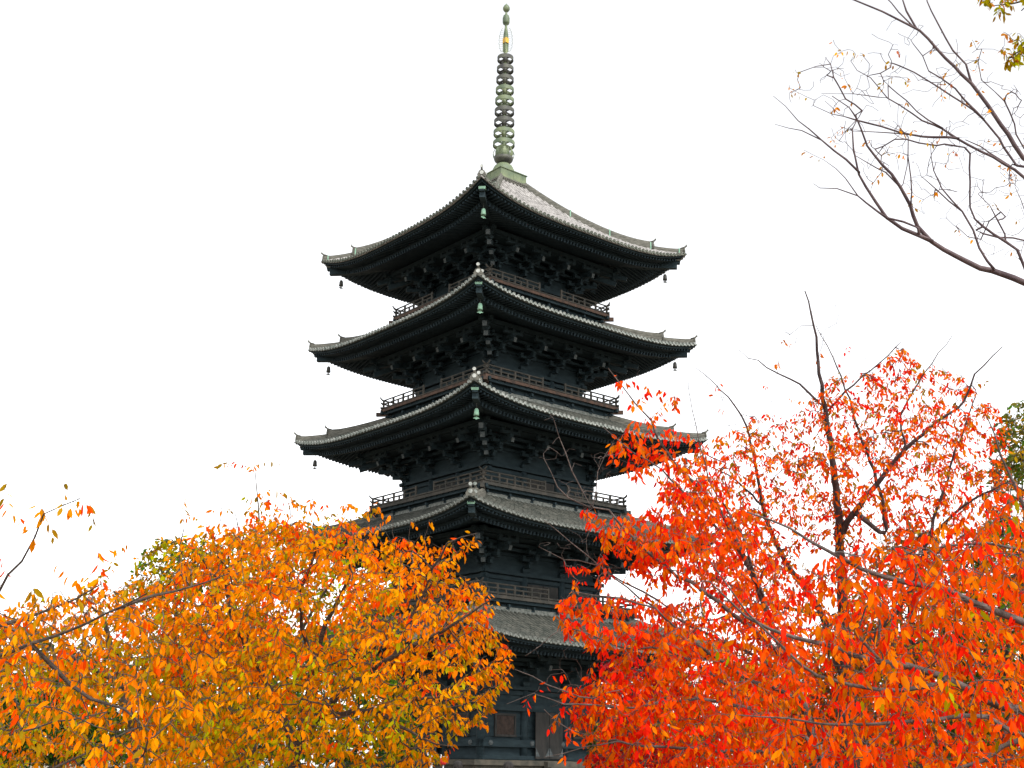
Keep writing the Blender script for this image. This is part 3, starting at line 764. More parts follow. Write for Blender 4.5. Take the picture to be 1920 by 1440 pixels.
# 3 orange cherry standing left, behind the near one
t = Tree('cherry_tree', 'spreading orange cherry tree with a leaning grey trunk at the lower left', 'tree', 'autumn cherry trees', BARKL, r0=.0018)
t.trunk(275, 14.5, (262, 1400, 14.3), .13, .10)
t.limb([(262, 1400, 14.3), (235, 1310, 14.2), (212, 1230, 14), (200, 1180, 13.9), (160, 1120, 13.6)], .08, .008)
t.limb([(235, 1310, 14.2), (330, 1240, 14), (360, 1180, 13.9), (440, 1120, 13.6)], .04, .008)
t.limb([(225, 1280, 14.2), (120, 1230, 14), (20, 1180, 13.8), (-60, 1150, 13.6)], .04, .008)
t.limb([(440, 1120, 13.6), (488, 1100, 13.5), (486, 1000, 13.5), (478, 880, 13.5)], .02, .004)
t.limb([(440, 1120, 13.6), (450, 1030, 13.5), (440, 960, 13.5)], .014, .004)
t.limb([(330, 1240, 14), (330, 1100, 13.9), (345, 970, 13.8)], .02, .004)
P3 = [(-120, 1120), (0, 1140), (90, 1105), (140, 1120), (170, 1075), (210, 1090), (250, 1075), (290, 1090), (330, 1060), (400, 1020), (440, 985), (520, 970), (580, 1000), (560, 1300), (420, 1480), (-120, 1480)]
t.grow(region(P3, 2900, 14, 2.1, clump=.5))
t.grow(region([(-60, 1150), (100, 1120), (200, 1100), (300, 1090), (340, 1180), (300, 1290), (60, 1290), (-60, 1260)], 520, 14.2, 1.2, clump=.2))
t.grow(np.array([at(*p) for p in [(478, 880, 13.5), (470, 935, 13.5), (500, 960, 13.5), (465, 960, 13.4), (525, 860, 13.5), (475, 870, 13.4), (400, 870, 13.5), (430, 870, 13.5), (345, 945, 13.8), (350, 930, 13.8), (325, 980, 13.8), (375, 975, 13.7), (510, 915, 13.5), (460, 925, 13.5), (560, 945, 13.4), (640, 955, 13), (705, 945, 12.8), (715, 960, 12.8), (650, 975, 13), (240, 1015, 13.8), (215, 1050, 13.8)]]), leafy=1)
t.build(dict(zone=lambda p, w_: [w_[0], w_[1], w_[2]*(1.5 if p[2] < 2.7 else 1), w_[3], w_[4]*(3 if p[2] < 2.6 else .8)], size=.070, pal=[OR, YO, OL, RO, YG], wts=[5.2, 2.8, 3.2, .6, 1.2], sp=.036, reach=.42))

# 4 yellow-green tree behind the orange ones
t = Tree('broadleaf_tree', 'yellow green broadleaf tree showing above and between the orange cherries left of the pagoda', 'tree', 'trees behind the cherries', BARK, r0=.004)
t.trunk(470, 24, (470, 1380, 24), .2, .15)
for a in ((330, 1120), (420, 1060), (520, 1020), (640, 1060), (690, 1150), (300, 1250), (600, 1250)): t.limb([(470, 1370, 24), ((470+a[0])/2, (1340+a[1])/2, 24+rng.uniform(-1, 1)), (a[0], a[1], 24+rng.uniform(-1.5, 1.5))], .07, .012, step=.3)
P4 = [(245, 1080), (265, 1030), (305, 1008), (360, 1008), (400, 1015), (450, 995), (520, 975), (590, 975), (640, 990), (700, 1020), (745, 1090), (740, 1230), (720, 1330), (640, 1420), (250, 1420), (240, 1200)]
t.grow(region([(245, 1085), (262, 1030), (305, 1005), (400, 1008), (430, 1060), (350, 1130), (260, 1130)], 420, 23.5, 1.2, clump=.2, soft=30), sub=.3)
t.grow(region(P4, 2300, 24, 2.6, clump=.6, scale=1.3), sub=.3)
t.build(dict(size=.105, pal=[OL, YG, GR, YO], wts=[3, 3.4, 1.6, .6], sp=.06, reach=.7, droop=.4, wid=.55))

# 5 dark evergreens behind on the left
for (px, top, wd, d, lab) in ((20, 1165, 150, 34, 'dark green broadleaf tree at the far left edge behind the orange branches'), (250, 1195, 190, 38, 'dark green tree mostly hidden behind the orange cherries at the lower left'), (640, 1230, 170, 42, 'dark green tree beside the foot of the pagoda behind the golden cherry'),
        (430, 1150, 170, 36, 'dark green tree behind the middle of the golden orange foliage'), (110, 1260, 150, 30, 'low dark green tree glimpsed under the near orange branches at the left')):
    t = Tree('evergreen_tree', lab, 'tree', 'evergreens behind', BARK, r0=.005)
    t.trunk(px, d, (px, 1380, d), .22, .16)
    for q in range(7):
        a = q*.9; t.limb([(px, 1370, d), (px+wd*.7*math.cos(a), 1380-(1380-top)*(.4+.5*abs(math.sin(a))), d+1.5*math.sin(a*2))], .06, .015, step=.4)
    Pn = [(px-wd, 1300), (px-wd*.85, top+70), (px-wd*.4, top+15), (px, top), (px+wd*.5, top+20), (px+wd*.9, top+80), (px+wd, 1300), (px+wd*.8, 1425), (px-wd*.8, 1425)]
    t.grow(region(Pn, 1000, d, 2.8, clump=.5, scale=1), sub=.5)
    t.build(dict(size=.20, pal=[DG, GR, (.06, .13, .012)], wts=[2.4, 1.4, 2.2], sp=.085, reach=1.2, droop=.3, wid=.55))

# 6 tall red cherry at the right, sky through its top
t = Tree('cherry_tree', 'tall orange red cherry tree on the right with upright dark limbs against the white sky', 'tree', 'autumn cherry trees', BARKD, r0=.0017)
t.trunk(1592, 17.5, (1588, 1300, 17.4), .19, .15)
t.limb([(1588, 1300, 17.4), (1580, 1130, 17.3), (1573, 1000, 17.3), (1566, 900, 17.2), (1553, 800, 17.2), (1545, 760, 17.2), (1535, 680, 17.2), (1527, 610, 17.2), (1509, 545, 17.2)], .10, .008)
t.limb([(1575, 1010, 17.3), (1600, 960, 17.1), (1650, 900, 17), (1700, 840, 16.8), (1760, 790, 16.6), (1810, 750, 16.5), (1830, 700, 16.4), (1880, 650, 16.4)], .05, .006)
t.limb([(1660, 1000, 17), (1643, 900, 17), (1610, 810, 17), (1585, 730, 17), (1560, 670, 17.1), (1530, 610, 17.2)], .035, .004)
t.limb([(1545, 765, 17.2), (1500, 720, 17.3), (1440, 690, 17.4), (1385, 655, 17.5)], .02, .004)
t.limb([(1550, 775, 17.2), (1600, 720, 17), (1650, 680, 17), (1690, 640, 17)], .02, .004)
t.limb([(1700, 840, 16.8), (1690, 780, 16.8), (1735, 700, 16.8), (1785, 630, 16.8)], .018, .004)
t.limb([(1588, 1300, 17.4), (1540, 1150, 17.6), (1470, 1050, 17.7), (1430, 950, 17.8), (1400, 800, 17.8), (1340, 720, 17.9), (1305, 690, 18)], .06, .004)
t.limb([(1430, 950, 17.8), (1380, 900, 17.9), (1300, 860, 18)], .02, .004)
t.limb([(1590, 1250, 17.4), (1700, 1120, 17.2), (1740, 1010, 17), (1775, 900, 16.9), (1800, 820, 16.8), (1830, 740, 16.8)], .05, .005)
t.limb([(1740, 1010, 17), (1820, 940, 16.6), (1900, 900, 16.3)], .03, .005)
t.limb([(1540, 1150, 17.6), (1400, 1130, 17.8), (1300, 1120, 18)], .03, .005)
P6 = [(1290, 850), (1420, 775), (1500, 770), (1560, 700), (1620, 700), (1690, 645), (1740, 690), (1790, 690), (1840, 740), (1885, 775), (1900, 900), (1980, 960), (1980, 1000), (1880, 980), (1800, 1040), (1700, 1040), (1600, 1060), (1560, 1010), (1480, 1060), (1430, 1120), (1330, 1090), (1290, 960), (1240, 900)]
t.grow(region(P6, 2700, 17.2, 1.7, clump=.6, scale=2.2), leafy=.95)
t.grow(region([(1480, 560), (1560, 560), (1700, 640), (1880, 650), (1900, 780), (1600, 900), (1350, 900), (1300, 690), (1420, 680)], 420, 17.2, 1.2), leafy=.08, bend=.4)
P6b = [(1240, 1130), (1400, 1090), (1600, 1040), (1980, 990), (1980, 1480), (1130, 1480), (1120, 1350), (1160, 1230)]
t.grow(region(P6b, 3900, 17.0, 1.9, clump=.4))
t.build(dict(size=.070, pal=[RO, OR, RD, OL, (.55, .13, .002)], wts=[4.5, 2.6, 2.0, 1.0, 2.0], sp=.040, reach=.42))

# 8 red cherry whose long branches sweep left across the pagoda
t = Tree('cherry_tree', 'fiery red orange cherry tree whose long branches sweep left across the pagoda', 'tree', 'autumn cherry trees', BARKT, r0=.0013)
t.trunk(1560, 11.5, (1540, 1430, 11.4), .13, .11)
t.limb([(1540, 1425, 11.4), (1500, 1300, 11.4), (1440, 1150, 11.4), (1380, 1010, 11.4), (1310, 910, 11.5), (1270, 880, 11.5), (1215, 790, 11.5), (1170, 730, 11.5), (1140, 690, 11.5)], .045, .004)
t.limb([(1400, 1050, 11.4), (1310, 950, 11.3), (1240, 880, 11.2), (1190, 850, 11.2), (1130, 800, 11.2)], .018, .003)
t.limb([(1470, 1230, 11.3), (1350, 1130, 11), (1250, 1060, 10.9), (1180, 1000, 10.9), (1140, 960, 10.9), (1065, 935, 10.9), (1020, 860, 10.9)], .028, .003)
t.limb([(1110, 950, 10.9), (1070, 880, 10.9), (1038, 785, 10.9)], .008, .002)
t.limb([(1112, 950, 10.9), (1120, 880, 10.9), (1150, 830, 10.9)], .006, .002, att=False)
t.limb([(1480, 1260, 11.3), (1330, 1190, 11.6), (1200, 1120, 11.8), (1100, 1040, 11.9), (1020, 975, 11.9)], .02, .003)
t.limb([(1250, 1140, 11.7), (1120, 1060, 11.6), (1060, 1050, 11.5), (1010, 1025, 11.5)], .012, .002)
t.limb([(1500, 1310, 11.3), (1400, 1270, 11), (1300, 1200, 10.8), (1200, 1130, 10.6), (1080, 1110, 10.6)], .022, .004)
t.limb([(1540, 1400, 11.4), (1400, 1330, 11), (1280, 1310, 10.8), (1170, 1325, 10.6), (1060, 1295, 10.5), (965, 1255, 10.5)], .022, .003)
t.limb([(1170, 1325, 10.6), (1060, 1320, 10.4), (1000, 1300, 10.4), (950, 1320, 10.4)], .010, .002)
t.limb([(1540, 1420, 11.4), (1400, 1410, 11), (1250, 1400, 10.7), (1100, 1380, 10.6), (1020, 1330, 10.6)], .022, .003)
t.limb([(1250, 1400, 10.7), (1100, 1400, 10.5), (1020, 1420, 10.5)], .01, .002)
t.limb([(1380, 1300, 11), (1280, 1230, 10.9), (1160, 1210, 10.8), (1060, 1180, 10.8), (985, 1230, 10.8)], .015, .002)
t.limb([(1440, 1160, 11.4), (1390, 1000, 11.3), (1330, 900, 11.2), (1300, 770, 11.2), (1290, 690, 11.2)], .015, .002)
A = [(1160, 800), (1230, 770), (1320, 830), (1360, 900), (1300, 960), (1200, 900), (1140, 870), (1140, 830)]
t.grow(region(A, 200, 11.4, .6, clump=.3, soft=40))
A = [(1210, 700), (1290, 740), (1280, 800), (1180, 790), (1150, 700)]
t.grow(region(A, 26, 11.5, .3, soft=40))
t.grow(np.array([at(*p) for p in [(1130, 695, 11.5), (1180, 705, 11.5), (1170, 700, 11.5), (1235, 740, 11.5), (1270, 770, 11.5), (1140, 845, 11.2), (1150, 860, 11.2), (1170, 880, 11.2), (1195, 890, 11.2)]]))
A = [(1090, 950), (1150, 960), (1230, 960), (1240, 900), (1330, 880), (1420, 960), (1500, 1100), (1520, 1250), (1400, 1200), (1330, 1110), (1250, 1095), (1180, 1070), (1110, 1000)]
t.grow(region(A, 1050, 11.2, 1.0, clump=.25, soft=60))
A = [(1060, 1060), (1130, 1050), (1150, 1090), (1060, 1085)]
t.grow(region(A, 30, 11.4, .2, soft=40))
A = [(1045, 1105), (1100, 1115), (1180, 1110), (1260, 1120), (1420, 1190), (1520, 1260), (1480, 1470), (1120, 1470), (1150, 1380), (1060, 1330), (1090, 1290), (1160, 1240), (1080, 1210), (1040, 1150)]
t.grow(region(A, 1900, 11.0, 1.2, clump=.3, soft=60))
t.grow(region([(1035, 1285), (1100, 1255), (1150, 1225), (1190, 1240), (1190, 1460), (1080, 1440), (1110, 1395), (1055, 1375), (1080, 1335)], 260, 10.8, .6, clump=.35, soft=30))
t.grow(region([(1150, 965), (1240, 930), (1340, 930), (1400, 1020), (1200, 1070)], 220, 11.1, .7, clump=.2, soft=40))
t.grow(np.array([at(*p) for p in [(960, 1250, 10.5), (985, 1330, 10.4), (1010, 1285, 10.4), (1020, 1290, 10.5), (1030, 1265, 10.5), (1060, 1260, 10.5), (1030, 1365, 10.5), (1060, 1375, 10.5), (1080, 1300, 10.5), (1100, 1320, 10.5), (1110, 1340, 10.5), (1050, 1330, 10.5), (1075, 1390, 10.5), (1130, 1370, 10.5), (1060, 1425, 10.5)]]), leafy=.9)
for A, n in (([(1015, 775), (1050, 775), (1110, 850), (1150, 820), (1140, 950), (1080, 940), (1005, 860)], 46), ([(1005, 960), (1060, 985), (1170, 1060), (1140, 1100), (1000, 1030)], 40), ([(960, 1225), (1010, 1180), (1110, 1260), (1130, 1340), (1000, 1330)], 44), ([(1120, 680), (1200, 660), (1230, 760), (1150, 760)], 16), ([(1270, 680), (1420, 850), (1350, 900), (1260, 780)], 30)):
    T = region(A, n*3, 11.1, .5, soft=30); T = np.array([q for q in T if ((t.pos[:t.n]-q)**2).sum(1).min() < .22**2][:n]); t.grow(T, sub=.05, leafy=0, bend=.5)
t.grow(region([(1150, 1000), (1500, 1000), (1500, 1440), (1120, 1440)], 300, 10.5, .8), leafy=0, bend=.4)
t.build(dict(size=.066, pal=[RO, RD, OR, (.50, .11, .002)], wts=[5, 2.6, 1.5, 1.2], sp=.034, reach=.38, droop=.9))

# 7 near cherry at the right edge, big leaves
t = Tree('cherry_tree', 'nearest cherry tree at the right edge with big vermilion leaves and long bare arching branches', 'tree', 'autumn cherry trees', BARKT, r0=.0013)
t.trunk(2250, 7.6, (2120, 1340, 7.5), .16, .12)
t.limb([(2120, 1330, 7.5), (1920, 1165, 7.4), (1850, 1140, 7.4), (1780, 1110, 7.3), (1700, 1095, 7.3), (1620, 1070, 7.2), (1560, 1040, 7.2), (1480, 990, 7.2), (1400, 960, 7.2)], .035, .004)
t.limb([(2120, 1345, 7.5), (1930, 1335, 7.4), (1840, 1305, 7.4), (1770, 1275, 7.3), (1700, 1250, 7.3), (1640, 1235, 7.3), (1560, 1215, 7.2), (1480, 1195, 7.2), (1400, 1155, 7.2), (1330, 1090, 7.2)], .04, .004)
t.limb([(1775, 1280, 7.3), (1700, 1290, 7.2), (1600, 1288, 7.1), (1540, 1265, 7.1), (1460, 1210, 7.1), (1400, 1150, 7.1), (1330, 1050, 7.1)], .016, .003)
t.limb([(2100, 1420, 7.4), (1900, 1370, 7.2), (1850, 1340, 7.1), (1700, 1350, 7), (1600, 1355, 7), (1480, 1350, 7), (1380, 1340, 7)], .022, .003)
t.limb([(2120, 1340, 7.5), (1980, 1060, 7.6), (1910, 1030, 7.6), (1850, 1018, 7.5), (1780, 1025, 7.5), (1690, 1050, 7.4)], .022, .003)
t.limb([(2120, 1400, 7.5), (1930, 1380, 7.6), (1850, 1420, 7.5), (1780, 1445, 7.4)], .03, .008)
t.limb([(1690, 1255, 7.3), (1655, 1240, 7.3), (1648, 1130, 7.3), (1643, 1050, 7.3)], .012, .003)
t.limb([(1660, 1240, 7.3), (1610, 1190, 7.3), (1625, 1120, 7.3), (1600, 1080, 7.3)], .009, .003)
t.limb([(1980, 1100, 7.6), (1900, 900, 7.7), (1850, 780, 7.7)], .02, .003)
P7 = [(1560, 1020), (1680, 1000), (1800, 960), (1880, 900), (1990, 870), (1990, 1480), (1400, 1480), (1420, 1380), (1560, 1300), (1520, 1180), (1480, 1100)]
t.grow(region(P7, 1350, 7.4, 1.0, clump=.35, soft=70))
t.grow(region([(1280, 1000), (1560, 1000), (1560, 1440), (1280, 1440)], 60, 7.2, .7), leafy=.35)
t.build(dict(size=.066, wid=.42, pal=[RO, RD, OR, (.56, .13, .002), YG], wts=[5, 2.4, 1.8, 1.6, .15], sp=.045, reach=.38, droop=1.0))

# 9 crimson maples low behind the red cherry
t = Tree('maple_tree', 'small deep crimson maple low between the pagoda and the red cherry branches', 'tree', None, BARKD)
t.trunk(1200, 13.6, (1195, 1430, 13.6), .06, .05)
for a in ((1150, 1250), (1180, 1230), (1215, 1270), (1110, 1415), (1250, 1390), (1160, 1340)): t.limb([(1195, 1425, 13.6), (a[0], a[1], 13.6)], .012, .003)
t.grow(region([(1120, 1235), (1160, 1232), (1215, 1240), (1240, 1280), (1230, 1330), (1170, 1320), (1130, 1280)], 160, 13.4, .6, clump=.2, soft=30))
t.grow(region([(1095, 1410), (1180, 1395), (1280, 1390), (1290, 1460), (1100, 1460)], 120, 12.4, .5, clump=.2, soft=30))
t.build(dict(size=.055, pal=[CR, (.5, .015, .02)], wts=[2, 1], sp=.022, reach=.3, droop=.3, wid=.6))

# 10 background trees on the right
BG = [(1390, 1225, 130, 36, (OL, BR, DG), 'olive brown tree behind the crossing branches right of the crimson maple'),
      (1175, 1330, 70, 27, (DG, BR, CR), 'low dark reddish green bush beside the right corner of the pagoda podium'),
      (1610, 1120, 130, 31, (BR, (.12, .09, .05), OL), 'dull brown tree around the trunk of the tall red cherry'),
      (1790, 1130, 130, 34, (BR, DG, OL), 'brown green tree behind the large vermilion leaves'),
      (1480, 1205, 150, 30, (BR, OL, RO), 'brownish olive tree seen between red branches right of the pagoda'),
      (1232, 1240, 118, 33, (OL, BR, DG), 'low olive tree behind the red branches beside the pagoda foot'),
      (1710, 985, 130, 28, (BR, OL, (.14, .11, .05)), 'brown and olive tree top behind the tall red cherry'),
      (1940, 738, 100, 32, ((.24, .20, .03), (.11, .14, .03), OL, GR), 'olive green conifer top at the right edge above the red leaves'),
      (1880, 960, 120, 26, (DG, GR, OL), 'dark green tree behind the nearest red branches at the right')]
for (px, top, wd, d, pal, lab) in BG:
    t = Tree('broadleaf_tree' if 'conifer' not in lab else 'conifer_tree', lab, 'tree', 'trees behind the cherries', BARKD, r0=.005)
    t.trunk(px, d, (px, 1330, d), .22, .16)
    for q in range(8):
        a = q*.85; t.limb([(px, 1340, d), (px+wd*.6*math.cos(a), 1330-(1330-top)*(.35+.55*abs(math.sin(a))), d+1.5*math.sin(a*2))], .06, .014, step=.4)
    t.limb([(px, 1340, d), (px, top+10, d)], .12, .01, step=.4)
    Pn = [(px-wd, 1350), (px-wd*.9, top+130), (px-wd*.5, top+35), (px, top), (px+wd*.5, top+25), (px+wd*.9, top+110), (px+wd, 1350), (px+wd*.8, 1430), (px-wd*.8, 1430)]
    t.grow(region(Pn, 1300, d, 2.4, clump=.6, scale=1.1), sub=.4)
    if 'conifer' in lab: t.grow(region([(1858, 850), (1868, 790), (1895, 755), (1940, 735), (2010, 760), (2010, 900), (1862, 900)], 500, d, 1.6, clump=.1, soft=40), sub=.4)
    t.build(dict(size=.15, pal=list(pal), wts=[3, 2, 1.2, .6][:len(pal)] if len(pal) == 3 else [2, 3, 1.5, 1], sp=.07, reach=.9, droop=.3, wid=.5))

# 11 nearly bare tree, upper right
t = Tree('bare_tree', 'nearly bare tree with thin purple brown branches spreading in from the upper right', 'tree', None, BARKR, r0=.0022)
t.trunk(2330, 12.5, (2230, 700, 12.4), .20, .13)
t.limb([(2230, 700, 12.4), (2160, 200, 12.3), (2100, -150, 12.2)], .12, .05)
def L(pts, r0, r1, d=12.2, dd=0): t.limb([(x, y, d+dd*i/len(pts)) for i, (x, y) in enumerate(pts)], r0, r1, jit=.012, step=.11)
L([(2225, 660), (2080, 560), (1980, 540), (1920, 528), (1883, 517), (1859, 507), (1793, 482), (1747, 453), (1721, 426), (1708, 383), (1688, 352), (1669, 327), (1626, 272), (1614, 241), (1591, 198), (1560, 180)], .056, .004, dd=-.8)
L([(1747, 453), (1692, 428), (1661, 408), (1642, 377), (1611, 323), (1601, 280), (1601, 240), (1607, 224), (1591, 200)], .022, .003, 11.7)
L([(1721, 426), (1690, 415), (1661, 408)], .012, .010, 11.65)
L([(1661, 408), (1607, 367), (1572, 352), (1537, 350), (1525, 344)], .012, .002, 11.6)
L([(1607, 367), (1587, 335), (1545, 300)], .005, .002, 11.6)
L([(1611, 323), (1587, 299), (1541, 262), (1494, 224), (1474, 198), (1450, 180)], .012, .002, 11.6)
L([(1541, 262), (1500, 244), (1453, 233)], .005, .002, 11.6)
L([(1708, 383), (1708, 330), (1701, 292), (1703, 257)], .008, .005, 11.7)
L([(1693, 345), (1700, 310), (1702, 292)], .005, .004, 11.7)
L([(1688, 352), (1660, 325), (1601, 290)], .007, .003, 11.7)
L([(2190, 420), (2050, 390), (1960, 350), (1920, 334), (1902, 319), (1840, 284), (1797, 260), (1766, 245), (1712, 214), (1665, 183), (1632, 144), (1607, 132)], .030, .004, 12.8)
L([(1797, 260), (1750, 257), (1708, 255), (1653, 237), (1607, 224), (1560, 214), (1525, 198)], .015, .003, 12.6)
L([(1708, 255), (1660, 248), (1600, 245), (1575, 237)], .007, .002, 12.6)
L([(1766, 240), (1740, 225), (1700, 190), (1665, 160)], .009, .003, 12.7)
L([(1665, 183), (1600, 175), (1540, 175)], .005, .002, 12.6)
L([(2180, 500), (2000, 360), (1920, 295), (1890, 253), (1852, 198), (1822, 157), (1803, 140), (1758, 93), (1723, 58), (1680, 35), (1630, 12), (1599, 0), (1540, -25)], .038, .006, 12)
L([(1719, 54), (1700, 20), (1692, 0), (1680, -30)], .012, .004, 12)
L([(1716, 52), (1669, 4), (1640, -25)], .009, .004, 12)
L([(1822, 157), (1813, 120), (1789, 93), (1758, 45), (1739, 0), (1735, -30)], .010, .005, 12)
L([(1904, 311), (1883, 276), (1859, 241), (1824, 206), (1785, 179), (1758, 161), (1688, 124)], .014, .003, 12.3)
L([(1844, 225), (1793, 167), (1743, 132), (1731, 105), (1712, 82)], .012, .004, 12.2)
L([(1902, 319), (1875, 300), (1840, 275), (1810, 262)], .010, .005, 12.8)
L([(1863, 507), (1838, 466), (1826, 431), (1803, 396), (1766, 354), (1748, 319), (1745, 272)], .014, .003, 11.8)
L([(1803, 396), (1758, 358), (1727, 330)], .007, .002, 11.8)
L([(1935, 535), (1918, 494), (1904, 467), (1863, 439), (1828, 412), (1820, 389), (1819, 288)], .011, .002, 11.9)
L([(1828, 431), (1870, 445), (1925, 452)], .004, .003, 11.9)
L([(2050, 400), (1920, 280), (1902, 233), (1883, 190), (1840, 150)], .014, .003, 12.5)
L([(1930, 420), (1903, 350)], .006, .003, 12.0)
L([(1883, 440), (1858, 385), (1835, 365)], .005, .002, 11.9)
t.grow(np.array([q for q in region([(1470, 150), (1560, 70), (1700, 20), (1900, 60), (1960, 500), (1800, 460), (1640, 330)], 60, 12.3, .5, clump=.3) if ((t.pos[:t.n]-q)**2).sum(1).min() < .5**2]), sub=.12, leafy=.15, bend=.25)
T = region([(1470, 180), (1560, 90), (1700, 40), (1800, 60), (1920, 180), (1960, 500), (1850, 480), (1700, 380), (1560, 340)], 520, 12.2, .6, clump=.3)
T = np.array([q for q in T if ((t.pos[:t.n]-q)**2).sum(1).min() < .30**2])
t.grow(T, sub=.07, leafy=.12, bend=.25)
t.grow(np.array([at(*p) for p in [(1562, 75, 12.6), (1575, 100, 12.6), (1590, 92, 12.6), (1605, 105, 12.6), (1550, 130, 12.6), (1585, 135, 12.6), (1490, 172, 12.6), (1480, 160, 12.6), (1515, 200, 12.6), (1510, 285, 11.6), (1700, 55, 12), (1702, 15, 12), (1680, 40, 12), (1655, 145, 12.6), (1765, 140, 12.3), (1845, 225, 12.3), (1615, 165, 12.6), (1690, 100, 12)]]), sub=.07, leafy=1)
t.build(dict(size=.046, pal=[(.50, .20, .02), (.45, .12, .04), YO, OL], wts=[3, .8, 2, 2], sp=.04, reach=.22, prob=.8))

# 12 yellow-green leaves hanging into the top right corner
t = Tree('leafy_tree', 'yellow green leaves of a tall tree hanging into the top right corner', 'tree', None, BARKD)
t.trunk(2460, 14, (2360, 300, 14), .22, .15)
t.limb([(2360, 300, 14), (2200, -100, 14), (2020, -60, 14), (1950, -10, 14), (1915, 20, 14)], .08, .006)
t.limb([(2000, -50, 14), (1920, -20, 14), (1860, -10, 14)], .02, .004)
t.limb([(1990, -30, 14), (1960, 40, 14), (1915, 95, 14), (1890, 110, 14)], .02, .003)
t.limb([(1950, -10, 14), (1900, 8, 14), (1850, 12, 14)], .012, .003)
for A, n in (([(1830, -30), (1920, -30), (1960, 10), (1890, 14), (1850, 15)], 70), ([(1860, 20), (1885, 15), (1890, 32), (1862, 36)], 8), ([(1880, 84), (1930, 70), (1940, 125), (1880, 122)], 60), ([(1870, 55), (1920, 60), (1930, 80), (1900, 75)], 7)):
    t.grow(region(A, n, 14, .3, soft=30), sub=.07)
t.build(dict(size=.085, pal=[YG, OL, (.45, .16, .02)], wts=[3, 2, 1.6], sp=.035, reach=.25))
print('leaves', NLEAF)

for (x0, x1, d, lab) in ((-260, 300, 40, 'low dark green hedge below the orange branches at the far left'), (300, 770, 44, 'low dark green hedge running toward the pagoda from the left'),
                         (1150, 1560, 42, 'low dark hedge behind the red cherry right of the pagoda'), (1560, 2080, 38, 'low dark hedge at the far right under the vermilion leaves')):
    t = Tree('hedge', lab, 'hedge', 'hedges round the pagoda precinct', BARKD, r0=.004)
    t.limb([(x0, 1480, d), ((x0+x1)/2, 1478, d), (x1, 1480, d)], .03, .03, root=True, step=.5)
    t.grow(region([(x0, 1400), (x0+60, 1388), ((x0+x1)/2, 1382), (x1-60, 1388), (x1, 1400), (x1, 1500), (x0, 1500)], 900, d, .7, clump=.1, soft=20), sub=.4)
    t.build(dict(size=.16, pal=[DG, (.05, .10, .015), (.09, .06, .03)], wts=[3, 2, 1], sp=.07, reach=.6, droop=.2, wid=.55))
# ------------------------------------------------------------------ small things at the foot of the pagoda
GREYP = mat('grey_painted_metal', (.42, .43, .44), (.55, .55, .54), scale=4, bump=0, rough=.5)
REDP = mat('red_paper', (.50, .02, .02), (.62, .04, .03), scale=4, bump=0)
WHITEP = mat('white_band', (.65, .65, .65), (.75, .75, .74), scale=4, bump=0)
def ground_pt(px, d): p = at(px, 1440, d); return (p[0], p[1], 0)
x, y, _ = ground_pt(808, 46)
o = empty('metal_post', (x, y, 0), 0, 'thin light grey metal post with a short bracket at the foot of the pagoda', 'post')
m = MB(); m.sweep([(0, 0, 0), (0, 0, 1.92)], [.05, .05], 12); m.lathe((0, 0, 0), [(.14, 0), (.14, .05), (.06, .07)], 16); m.build('pole', GREYP, o)
m = MB(); m.box(-.15, .12, -.05, .05, 1.921, 1.96); m.box(-.15, -.11, -.05, .05, 1.96, 2.02); m.build('bracket', GREYP, o)
x, y, _ = ground_pt(831, 50)
o = empty('lantern', (x, y, 0), 0, 'small round red lantern with a white top band beside the pagoda steps', 'lantern')
m = MB(); m.sweep([(0, 0, 0), (0, 0, 1.62)], [.025, .025], 8); m.lathe((0, 0, 0), [(.15, 0), (.15, .04), (.03, .06)], 16); m.build('stand', GREYP, o)
m = MB(); m.lathe((0, 0, 1.60), [(.0, 0), (.07, 0), (.11, .04), (.15, .12), (.155, .2), (.14, .26)], 20); m.build('shade', REDP, o)
m = MB(); m.lathe((0, 0, 1.86), [(.142, 0), (.142, .05), (.10, .055), (.0, .055)], 20); m.build('top_band', WHITEP, o)
for sx in (-1, 1):
    m = MB(); m.sweep([(sx*.09, 0, 1.91), (sx*.10, 0, 2.0)], [.018, .012], 6); m.build('hook', WHITEP, o)
SKIN = mat('skin', (.55, .34, .25), (.60, .38, .28), scale=5, bump=0, rough=.6)
HAIR = mat('black_hair', (.012, .011, .011), (.03, .027, .025), scale=30, stretch=(1, 1, .2), bump=.4)
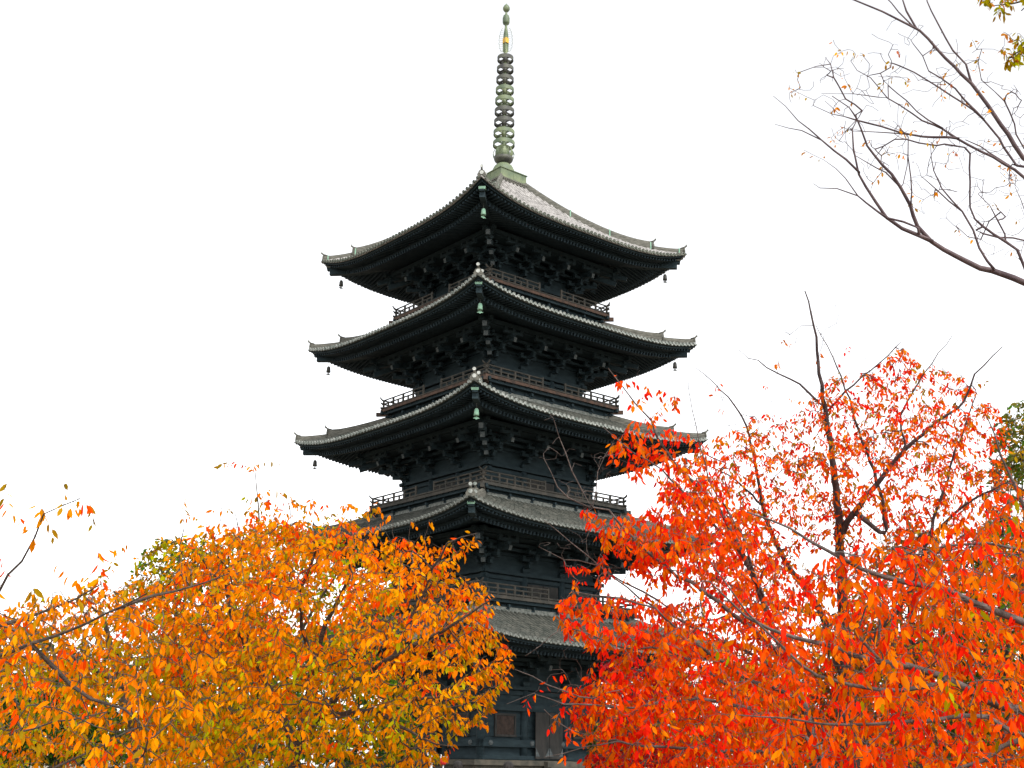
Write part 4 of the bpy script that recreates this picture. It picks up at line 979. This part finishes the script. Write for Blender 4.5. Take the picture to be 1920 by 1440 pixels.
def person(px, d, h, cloth, label, yaw):
    x, y, _ = ground_pt(px, d)
    root = empty('person', (x, y, 0), yaw, label, 'person', 'visitors at the foot of the pagoda'); k = h/1.68
    J = {}; V = []; E = []; Rr = []
    def j(n, p, r, par=None):
        J[n] = len(V); V.append(tuple(q*k for q in p)); Rr.append(r*k)
        if par: E.append((J[par], J[n]))
    j('pel', (0, 0, .92), .15); j('waist', (0, 0, 1.05), .13, 'pel'); j('chest', (0, .01, 1.25), .155, 'waist'); j('neckb', (0, .01, 1.40), .075, 'chest'); j('neck', (0, 0, 1.46), .052, 'neckb'); j('jaw', (0, -.015, 1.525), .068, 'neck'); j('head', (0, 0, 1.595), .082, 'jaw')
    for s_, n in ((-1, 'l'), (1, 'r')):
        j(n+'sh', (s_*.17, 0, 1.36), .062, 'chest'); j(n+'el', (s_*.235, .03, 1.10), .043, n+'sh'); j(n+'wr', (s_*.24, -.06, .87), .030, n+'el'); j(n+'palm', (s_*.24, -.075, .80), .034, n+'wr')
        for fi in range(4): j(n+'f%d' % fi, (s_*.238, -.105+.02*fi, .715-.006*abs(fi-1.5)), .0095, n+'palm')
        j(n+'th', (s_*.225, -.125, .765), .010, n+'palm')
        j(n+'hip', (s_*.095, 0, .84), .095, 'pel'); j(n+'kn', (s_*.10, -.015, .48), .062, n+'hip'); j(n+'an', (s_*.10, .02, .09), .042, n+'kn'); j(n+'toe', (s_*.11, -.13, .04), .038, n+'an')
    me = bpy.data.meshes.new('body'); me.from_pydata(V, E, []); me.update()
    b = bpy.data.objects.new('body', me); COL.objects.link(b); b.parent = root
    sk = b.modifiers.new('skin', 'SKIN'); sk.use_smooth_shade = True
    for i, r_ in enumerate(Rr): me.skin_vertices[0].data[i].radius = (r_, r_)
    me.skin_vertices[0].data[0].use_root = True
    b.modifiers.new('sub', 'SUBSURF').levels = 2; b.modifiers['sub'].render_levels = 2
    me.materials.append(cloth)
    m = MB()
    m.lathe((0, .012*k, 1.60*k), [(.088*k, -.07*k), (.10*k, .0), (.098*k, .04*k), (.075*k, .085*k), (.035*k, .105*k), (0, .108*k)], 20); m.build('hair', HAIR, root)
    m = MB(); m.lathe((0, -.03*k, 1.565*k), [(0, -.10*k), (.045*k, -.085*k), (.068*k, -.03*k), (.070*k, .02*k), (.05*k, .04*k)], 20)
    m.lathe((0, -.105*k, 1.56*k), [(.001, .02), (.012, .0), (.014, -.012), (0, -.02)], 8)
    for sx in (-1, 1):
        m.lathe((sx*.028*k, -.092*k, 1.588*k), [(0, -.008), (.011, 0), (0, .008)], 8); m.box(sx*.075*k-.008, sx*.075*k+.008, -.03, .015, 1.55*k, 1.61*k)
    m.box(-.02*k, .02*k, -.102*k, -.092*k, 1.512*k, 1.52*k); m.build('face', SKIN, root)
CL1 = mat('dark_navy_coat', (.02, .024, .035), (.035, .04, .055), scale=8); CL2 = mat('dark_brown_coat', (.05, .038, .03), (.08, .06, .05), scale=8)
person(859, 27, 1.66, CL1, 'black haired visitor below the red lantern, only the top of the head showing', 2.9)
person(953, 24, 1.655, CL2, 'black haired visitor before the ground floor of the pagoda, only the crown showing', 3.3)
